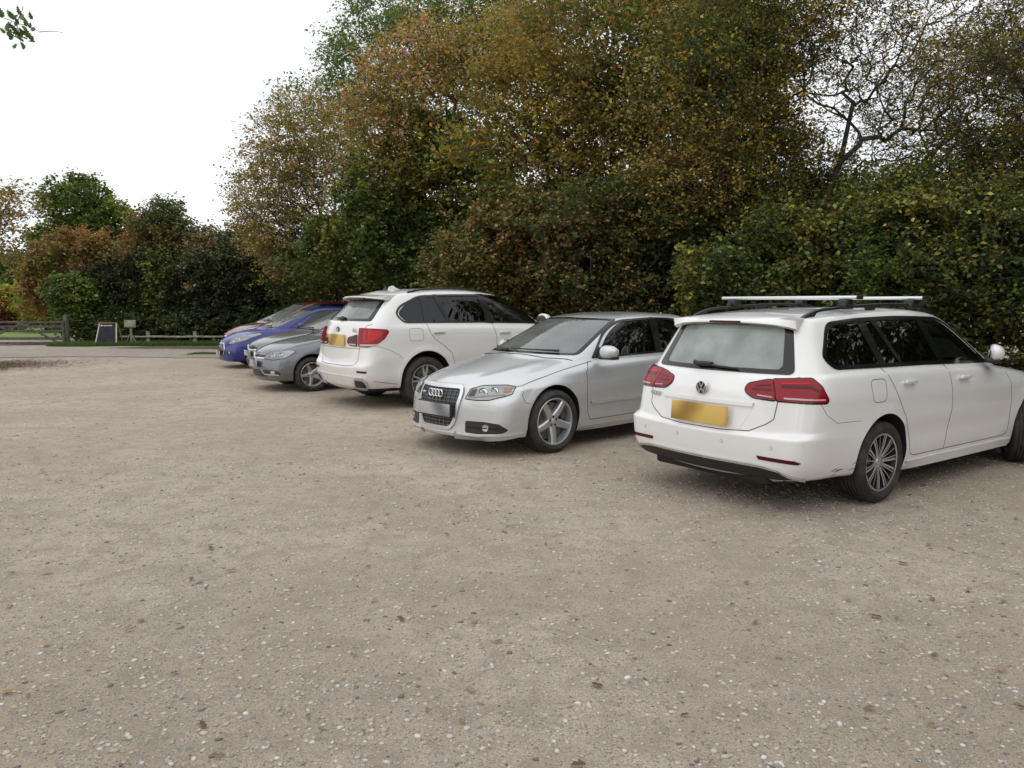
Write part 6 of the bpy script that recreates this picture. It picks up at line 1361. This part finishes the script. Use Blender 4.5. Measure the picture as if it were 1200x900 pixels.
def build_small():
    wood = noise_col(mat('weathered_wood', (.26, .22, .16), .85), 6, (.18, .15, .11), (.36, .31, .23), bump=.4, bscale=40)
    wood_g = noise_col(mat('green_grey_wood', (.22, .22, .14), .85), 6, (.15, .155, .09), (.30, .29, .19), bump=.4, bscale=40)
    wood_d = noise_col(mat('dark_old_wood', (.085, .075, .06), .9), 5, (.05, .045, .037), (.12, .107, .088), bump=.4, bscale=40)
    pale = noise_col(mat('pale_pine', (.50, .43, .30), .7), 5, (.42, .35, .24), (.58, .52, .40))
    # chalkboard
    bx, by = gp(128, 27.6)[:2]; root = empty('chalkboard', (bx, by, .02), rad(2)); tag(root, 'wooden A frame chalkboard with one line of white writing, on the grass verge', 'sign')
    H = .80; W_ = .70; lean = .20
    def post(name, p, q, w, m, parent):
        bm = bmesh.new(); p = Vector(p); q = Vector(q); d = q - p; box(bm, (0, 0, 0), (w[0], w[1], d.length), bevel=.004); o = from_bm(name, bm, m, parent, 30); o.location = (p + q) / 2; o.rotation_euler = d.to_track_quat('Z', 'Y').to_euler(); return o
    for s_ in (-1, 1):
        post('frame_leg', (s_ * .37, -lean - .06, 0), (s_ * .29, 0, H), (.045, .03), pale, root); post('rear_leg', (s_ * .37, lean + .10, 0), (s_ * .29, .03, H), (.045, .03), wood, root)
    post('top_rail', (-.33, -.01, H), (.33, -.01, H), (.05, .035), noise_col(mat('brown_rail', (.25, .13, .07), .7), 6, (.2, .1, .05), (.3, .17, .1)), root)
    bm = bmesh.new(); v = [bm.verts.new(p) for p in ((-.335, -lean - .055, .06), (.335, -lean - .055, .06), (.275, -.022, H - .03), (-.275, -.022, H - .03))]; w = [bm.verts.new(Vector(q.co) + Vector((0, .012, .003))) for q in v]
    bm.faces.new(v); bm.faces.new(w[::-1])
    for k in range(4): bm.faces.new((v[k], v[(k + 1) % 4], w[(k + 1) % 4], w[k]))
    bmesh.ops.recalc_face_normals(bm, faces=bm.faces); from_bm('board', bm, noise_col(mat('slate_board', (.012, .015, .02), .85), 5, (.010, .012, .018), (.022, .026, .034)), root)
    bm = bmesh.new(); r = random.Random(1); x = -.20
    tilt = math.atan2(lean + .03, H - .09)
    def mk(x0, w0, z0, h0):
        yy = -.030 - (H - z0) * math.tan(tilt); box(bm, (x0 + w0 / 2, yy, z0), (w0, .004, h0))
    mk(-.235, .04, .705, .045)
    for k in range(16):
        w0 = r.uniform(.010, .022); mk(x, w0, .705 + r.uniform(-.004, .004), r.uniform(.022, .042)); x += w0 + .008
    from_bm('chalk_writing', bm, mat('chalk', (.75, .78, .8), .9), root)
    # small notice on a tripod-braced post
    bx, by = gp(154, 27.9)[:2]; root = empty('wooden_notice', (bx, by, .02)); tag(root, 'small wooden notice on a braced post, to the right of the chalkboard', 'sign')
    post('post', (0, .02, 0), (0, .02, .80), (.075, .05), wood_g, root)
    for s_ in (-1, 1): post('brace', (s_ * .21, -.01, 0), (s_ * .03, -.01, .38), (.05, .035), wood_g, root)
    bm = bmesh.new(); box(bm, (0, -.035, .76), (.42, .03, .27), bevel=.006); nb = from_bm('notice_board', bm, wood_g, root, 30)
    bm = bmesh.new(); r = random.Random(8)
    for row, z in enumerate((.845, .795, .745, .695)):
        x = -.17 if row else -.06
        while x < (.16 if row else .07):
            w0 = r.uniform(.012, .03); box(bm, (x + w0 / 2, -.052, z), (w0, .004, .022 if row else .03)); x += w0 + .010
    from_bm('notice_writing', bm, mat('faded_white', (.48, .48, .40), .8), nb)
    # low post and rail fence
    fr = empty('rail_fence', (-13.6, 28.1, 0)); tag(fr, 'low single rail timber fence along the verge in front of the hedge', 'fence')
    xs = [142, 174, 229, 284, 335]
    P = [np.array(gp(x, 28.1 + i * .05)) for i, x in enumerate(xs)]; b0 = np.array((-13.6, 28.1, 0))
    for p in P[1:]:
        q = p - b0; post('fence_post', (q[0], q[1], 0), (q[0], q[1], .50), (.11, .09), wood_g, fr)
    for a, b in zip(P, P[1:]):
        a = a - b0; b = b - b0; bm = bmesh.new(); n = 8; pts = [Vector(a * (1 - t) + b * t) + Vector((0, -.06, .30 + .006 * math.sin(7 * t + a[0]))) for t in [k / n for k in range(n + 1)]]; tube(bm, pts, [.038 + .004 * math.sin(3 * k) for k in range(n + 1)], 6); from_bm('rail', bm, wood, fr, 40)
    # five bar gate
    gx, gy = gp(76, 27.8)[:2]; root = empty('field_gate', (gx, gy, 0), rad(2)); tag(root, 'dark weathered five bar gate with crossed braces across the drive', 'gate')
    W_ = 3.1
    for z in (.09, .24, .52, .68, .84): post('gate_bar', (-W_, 0, z), (0, 0, z), (.03, .075), wood_d, root)
    for x in (-W_, -.02): post('gate_stile', (x, 0, .02), (x, 0, .88), (.08, .06), wood_d, root)
    for a, b in (((-W_, .04), (-1.45, .80)), ((-1.55, .82), (-.2, .10)), ((-2.7, .82), (-1.9, .55))):
        post('gate_brace', (a[0], -.04, a[1]), (b[0], -.04, b[1]), (.025, .07), wood_d, root)
    bx, by = gp(79, 27.9)[:2]; bm = bmesh.new(); lathe(bm, [(.001, 0), (.10, 0), (.095, .6), (.09, 1.05), (.07, 1.10), (.001, 1.11)], 14); bmesh.ops.rotate(bm, verts=bm.verts, matrix=Matrix.Rotation(rad(90), 3, 'X'))
    for v in bm.verts: v.co.z = abs(v.co.z)
    bmesh.ops.recalc_face_normals(bm, faces=bm.faces); o = from_bm('gate_post', bm, wood_d, None, 60); o.location = (bx, by, 0); tag(o, 'thick round timber gate post beside the leafy bush', 'post')
    bx, by = gp(-30, 27.6)[:2]
def scatter_ground():
    r = np.random.default_rng(31)
    # pebbles
    def frustum_pts(n, d0, d1, p=1.0):
        d = d0 + (d1 - d0) * r.uniform(0, 1, n) ** p; x = r.uniform(-.70, .70, n) * d; return np.stack([x, d, np.zeros(n)], 1)
    P = np.concatenate([frustum_pts(60000, 2.2, 7.5, 1.1), frustum_pts(80000, 5, 18, 1.1)])
    den = pnoise(P, .28, 77, 3) + .5 * pnoise(P, 1.1, 78, 2); P = P[den > r.uniform(-1.9, 2.3, len(P))]
    n = len(P); sz = (.0032 + .0115 * r.uniform(0, 1, n) ** 5) * np.where(P[:, 1] > 7, 1.25, 1)
    t = (1 + 5 ** .5) / 2; ico = np.array([(-1, t, 0), (1, t, 0), (-1, -t, 0), (1, -t, 0), (0, -1, t), (0, 1, t), (0, -1, -t), (0, 1, -t), (t, 0, -1), (t, 0, 1), (-t, 0, -1), (-t, 0, 1)]) / 1.9
    fc = np.array([(0, 11, 5), (0, 5, 1), (0, 1, 7), (0, 7, 10), (0, 10, 11), (1, 5, 9), (5, 11, 4), (11, 10, 2), (10, 7, 6), (7, 1, 8), (3, 9, 4), (3, 4, 2), (3, 2, 6), (3, 6, 8), (3, 8, 9), (4, 9, 5), (2, 4, 11), (6, 2, 10), (8, 6, 7), (9, 8, 1)])
    V = ico[None] * (1 + r.normal(0, .16, (n, 12, 1))); V = V * np.stack([r.uniform(.7, 1.5, n), r.uniform(.6, 1.1, n), r.uniform(.22, .50, n)], 1)[:, None, :]
    a = r.uniform(0, 6.28, n); c, s_ = np.cos(a)[:, None], np.sin(a)[:, None]; X = V[:, :, 0] * c - V[:, :, 1] * s_; Y = V[:, :, 0] * s_ + V[:, :, 1] * c
    V = np.stack([X, Y, V[:, :, 2]], -1) * sz[:, None, None] + (P + np.stack([0 * sz, 0 * sz, gz(P[:, 0], P[:, 1])], 1))[:, None, :] + np.array([0, 0, .0008])
    F = (fc[None] + (np.arange(n) * 12)[:, None, None]).reshape(-1, 3)
    base = np.array([(.50, .475, .42), (.58, .565, .52), (.45, .40, .34), (.38, .32, .25), (.17, .155, .135), (.48, .39, .30)]); k = r.choice(6, n, p=[.30, .10, .24, .18, .08, .10]); col = base[k] * r.uniform(.8, 1.12, n)[:, None]
    pm = mat('pebble', (.4, .4, .4), .8); nt = pm.node_tree; at = N(nt, 'ShaderNodeAttribute', attribute_name='tint'); nt.links.new(at.outputs[0], nt.nodes['Principled BSDF'].inputs[0])
    o = mesh_np('gravel_stones', V.reshape(-1, 3), F, pm, None, 180); add_tint(o.data, np.repeat(col, 12, 0)); stuff(o, 'small pale flint stones strewn over the car park', 'gravel')
    # litter
    def litter(name, P, size, pal, seed, label, lift=.006):
        n = len(P); P = P + np.stack([np.zeros(n), np.zeros(n), gz(P[:, 0], P[:, 1])], 1); q = np.random.default_rng(seed); ang = q.uniform(0, 6.28, n); pr = [(0, .1), (.25, .42), (.5, .30), (.7, .44), (1.0, .0)]; V = []; s2 = size * q.uniform(.5, 1.3, n)
        out = [(u - .5, w * .6) for u, w in pr] + [(u - .5, -w * .6) for u, w in pr[-2::-1]]
        cur = q.uniform(-.5, .9, n); tx = q.normal(0, .15, n)
        for (u, w) in out: V.append(np.stack([(u * np.cos(ang) - w * np.sin(ang)) * s2, (u * np.sin(ang) + w * np.cos(ang)) * s2, lift + s2 * (.12 + np.abs(w) * .6 * np.abs(cur) + u * tx * .5)], 1) + P)
        k_ = len(out); V = np.stack(V, 1).reshape(-1, 3); F = np.arange(n * k_).reshape(n, k_); o = mesh_np(name, V, F, M['leaf']); add_tint(o.data, np.repeat(pick(P, pal, seed, .2), k_, 0)); stuff(o, label, 'fallen leaves'); return o
    P = np.concatenate([frustum_pts(120, 2.2, 8), frustum_pts(420, 6, 22)]); litter('fallen_leaves', P, .046, [(4, (.26, .18, .12)), (3, (.14, .09, .06)), (3, (.34, .25, .18)), (1, (.36, .24, .07)), (1, (.06, .045, .035))], 41, 'scattered brown leaves on the open gravel')
    # under the hedge and at the left edge of the lane
    E = np.array([(-6.0, 24.0), (-3.5, 21.2), (-1.0, 18.3), (1.6, 15.7), (3.6, 13.3), (5.2, 11.4), (7.5, 9.6), (12, 7.2)]); k = r.integers(0, len(E) - 1, 9000); t = r.uniform(0, 1, 9000)[:, None]
    Q = E[k] * (1 - t) + E[k + 1] * t; off = np.abs(r.normal(0, 1.1, 9000)); sg = np.where(r.uniform(0, 1, 9000) < .3, -1, 1) * off; Q = Q + np.array([[.66, .75]]) * sg[:, None]; P = np.concatenate([Q, np.zeros((9000, 1))], 1)
    litter('leaf_litter', P, .055, [(4, (.14, .085, .045)), (3, (.09, .055, .03)), (2, (.22, .13, .05)), (2, (.05, .04, .025))], 42, 'brown leaf litter along the foot of the hedge', lift=.018)
    n = 7200; P = np.stack([gp(0, 18)[0] - 1.2 + np.abs(r.normal(0, 1.1, n)) - .2, 18.6 + r.normal(0, .9, n), np.zeros(n)], 1)
    litter('leaf_litter', P, .05, [(4, (.15, .085, .045)), (3, (.10, .055, .035))], 43, 'patch of brown leaves at the left edge near the lane', lift=.008)
    # grass blades on verge, plus the green fringe at the far end of the gravel
    def blades(name, P, h, label):
        n = len(P); q = np.random.default_rng(5); hh = h * q.uniform(.4, 1.3, n)[:, None]; ln = q.normal(0, .35, (n, 3)); ln[:, 2] = 1; w = q.normal(size=(n, 3)); w[:, 2] = 0; w /= np.linalg.norm(w, axis=1)[:, None]; w *= .006
        V = np.stack([P - w, P + w, P + ln * hh + w * .3, P + ln * hh - w * .3], 1).reshape(-1, 3); o = mesh_np(name, V, np.arange(n * 4).reshape(n, 4), M['leaf']); add_tint(o.data, np.repeat(pick(P, [(3, (.07, .12, .025)), (3, (.10, .16, .035)), (1, (.18, .18, .06))], 6, .4), 4, 0)); stuff(o, label, 'grass')
    n = 60000; x = r.uniform(-16.3, -3, n); P = np.stack([x, 27.05 + .10 * (x + 14) + np.abs(r.normal(0, 1.0, n)), np.full(n, .02)], 1); blades('verge_grass', P, .11, 'green grass along the verge below the signs')
    n = 7000; x = r.uniform(-9.6, -6.5, n); P = np.stack([x, 23.0 + r.normal(0, .25, n) * (1 + .5 * np.sin(x * 3)), np.zeros(n)], 1); blades('grass_tuft', P, .05, 'low grass tufts at the end of the gravel left of the blue car')
    n = 900; P = np.stack([gp(-4, 17.2)[0] - .5 + r.normal(0, .16, n), 17.2 + r.normal(0, .3, n), np.zeros(n)], 1); blades('grass_tuft', P, .14, 'dark grass tuft at the left edge of the gravel')
build_ground()
place_cars()
build_trees(); build_near_oak(); build_back_trees(); build_right_side()
build_small(); scatter_ground()
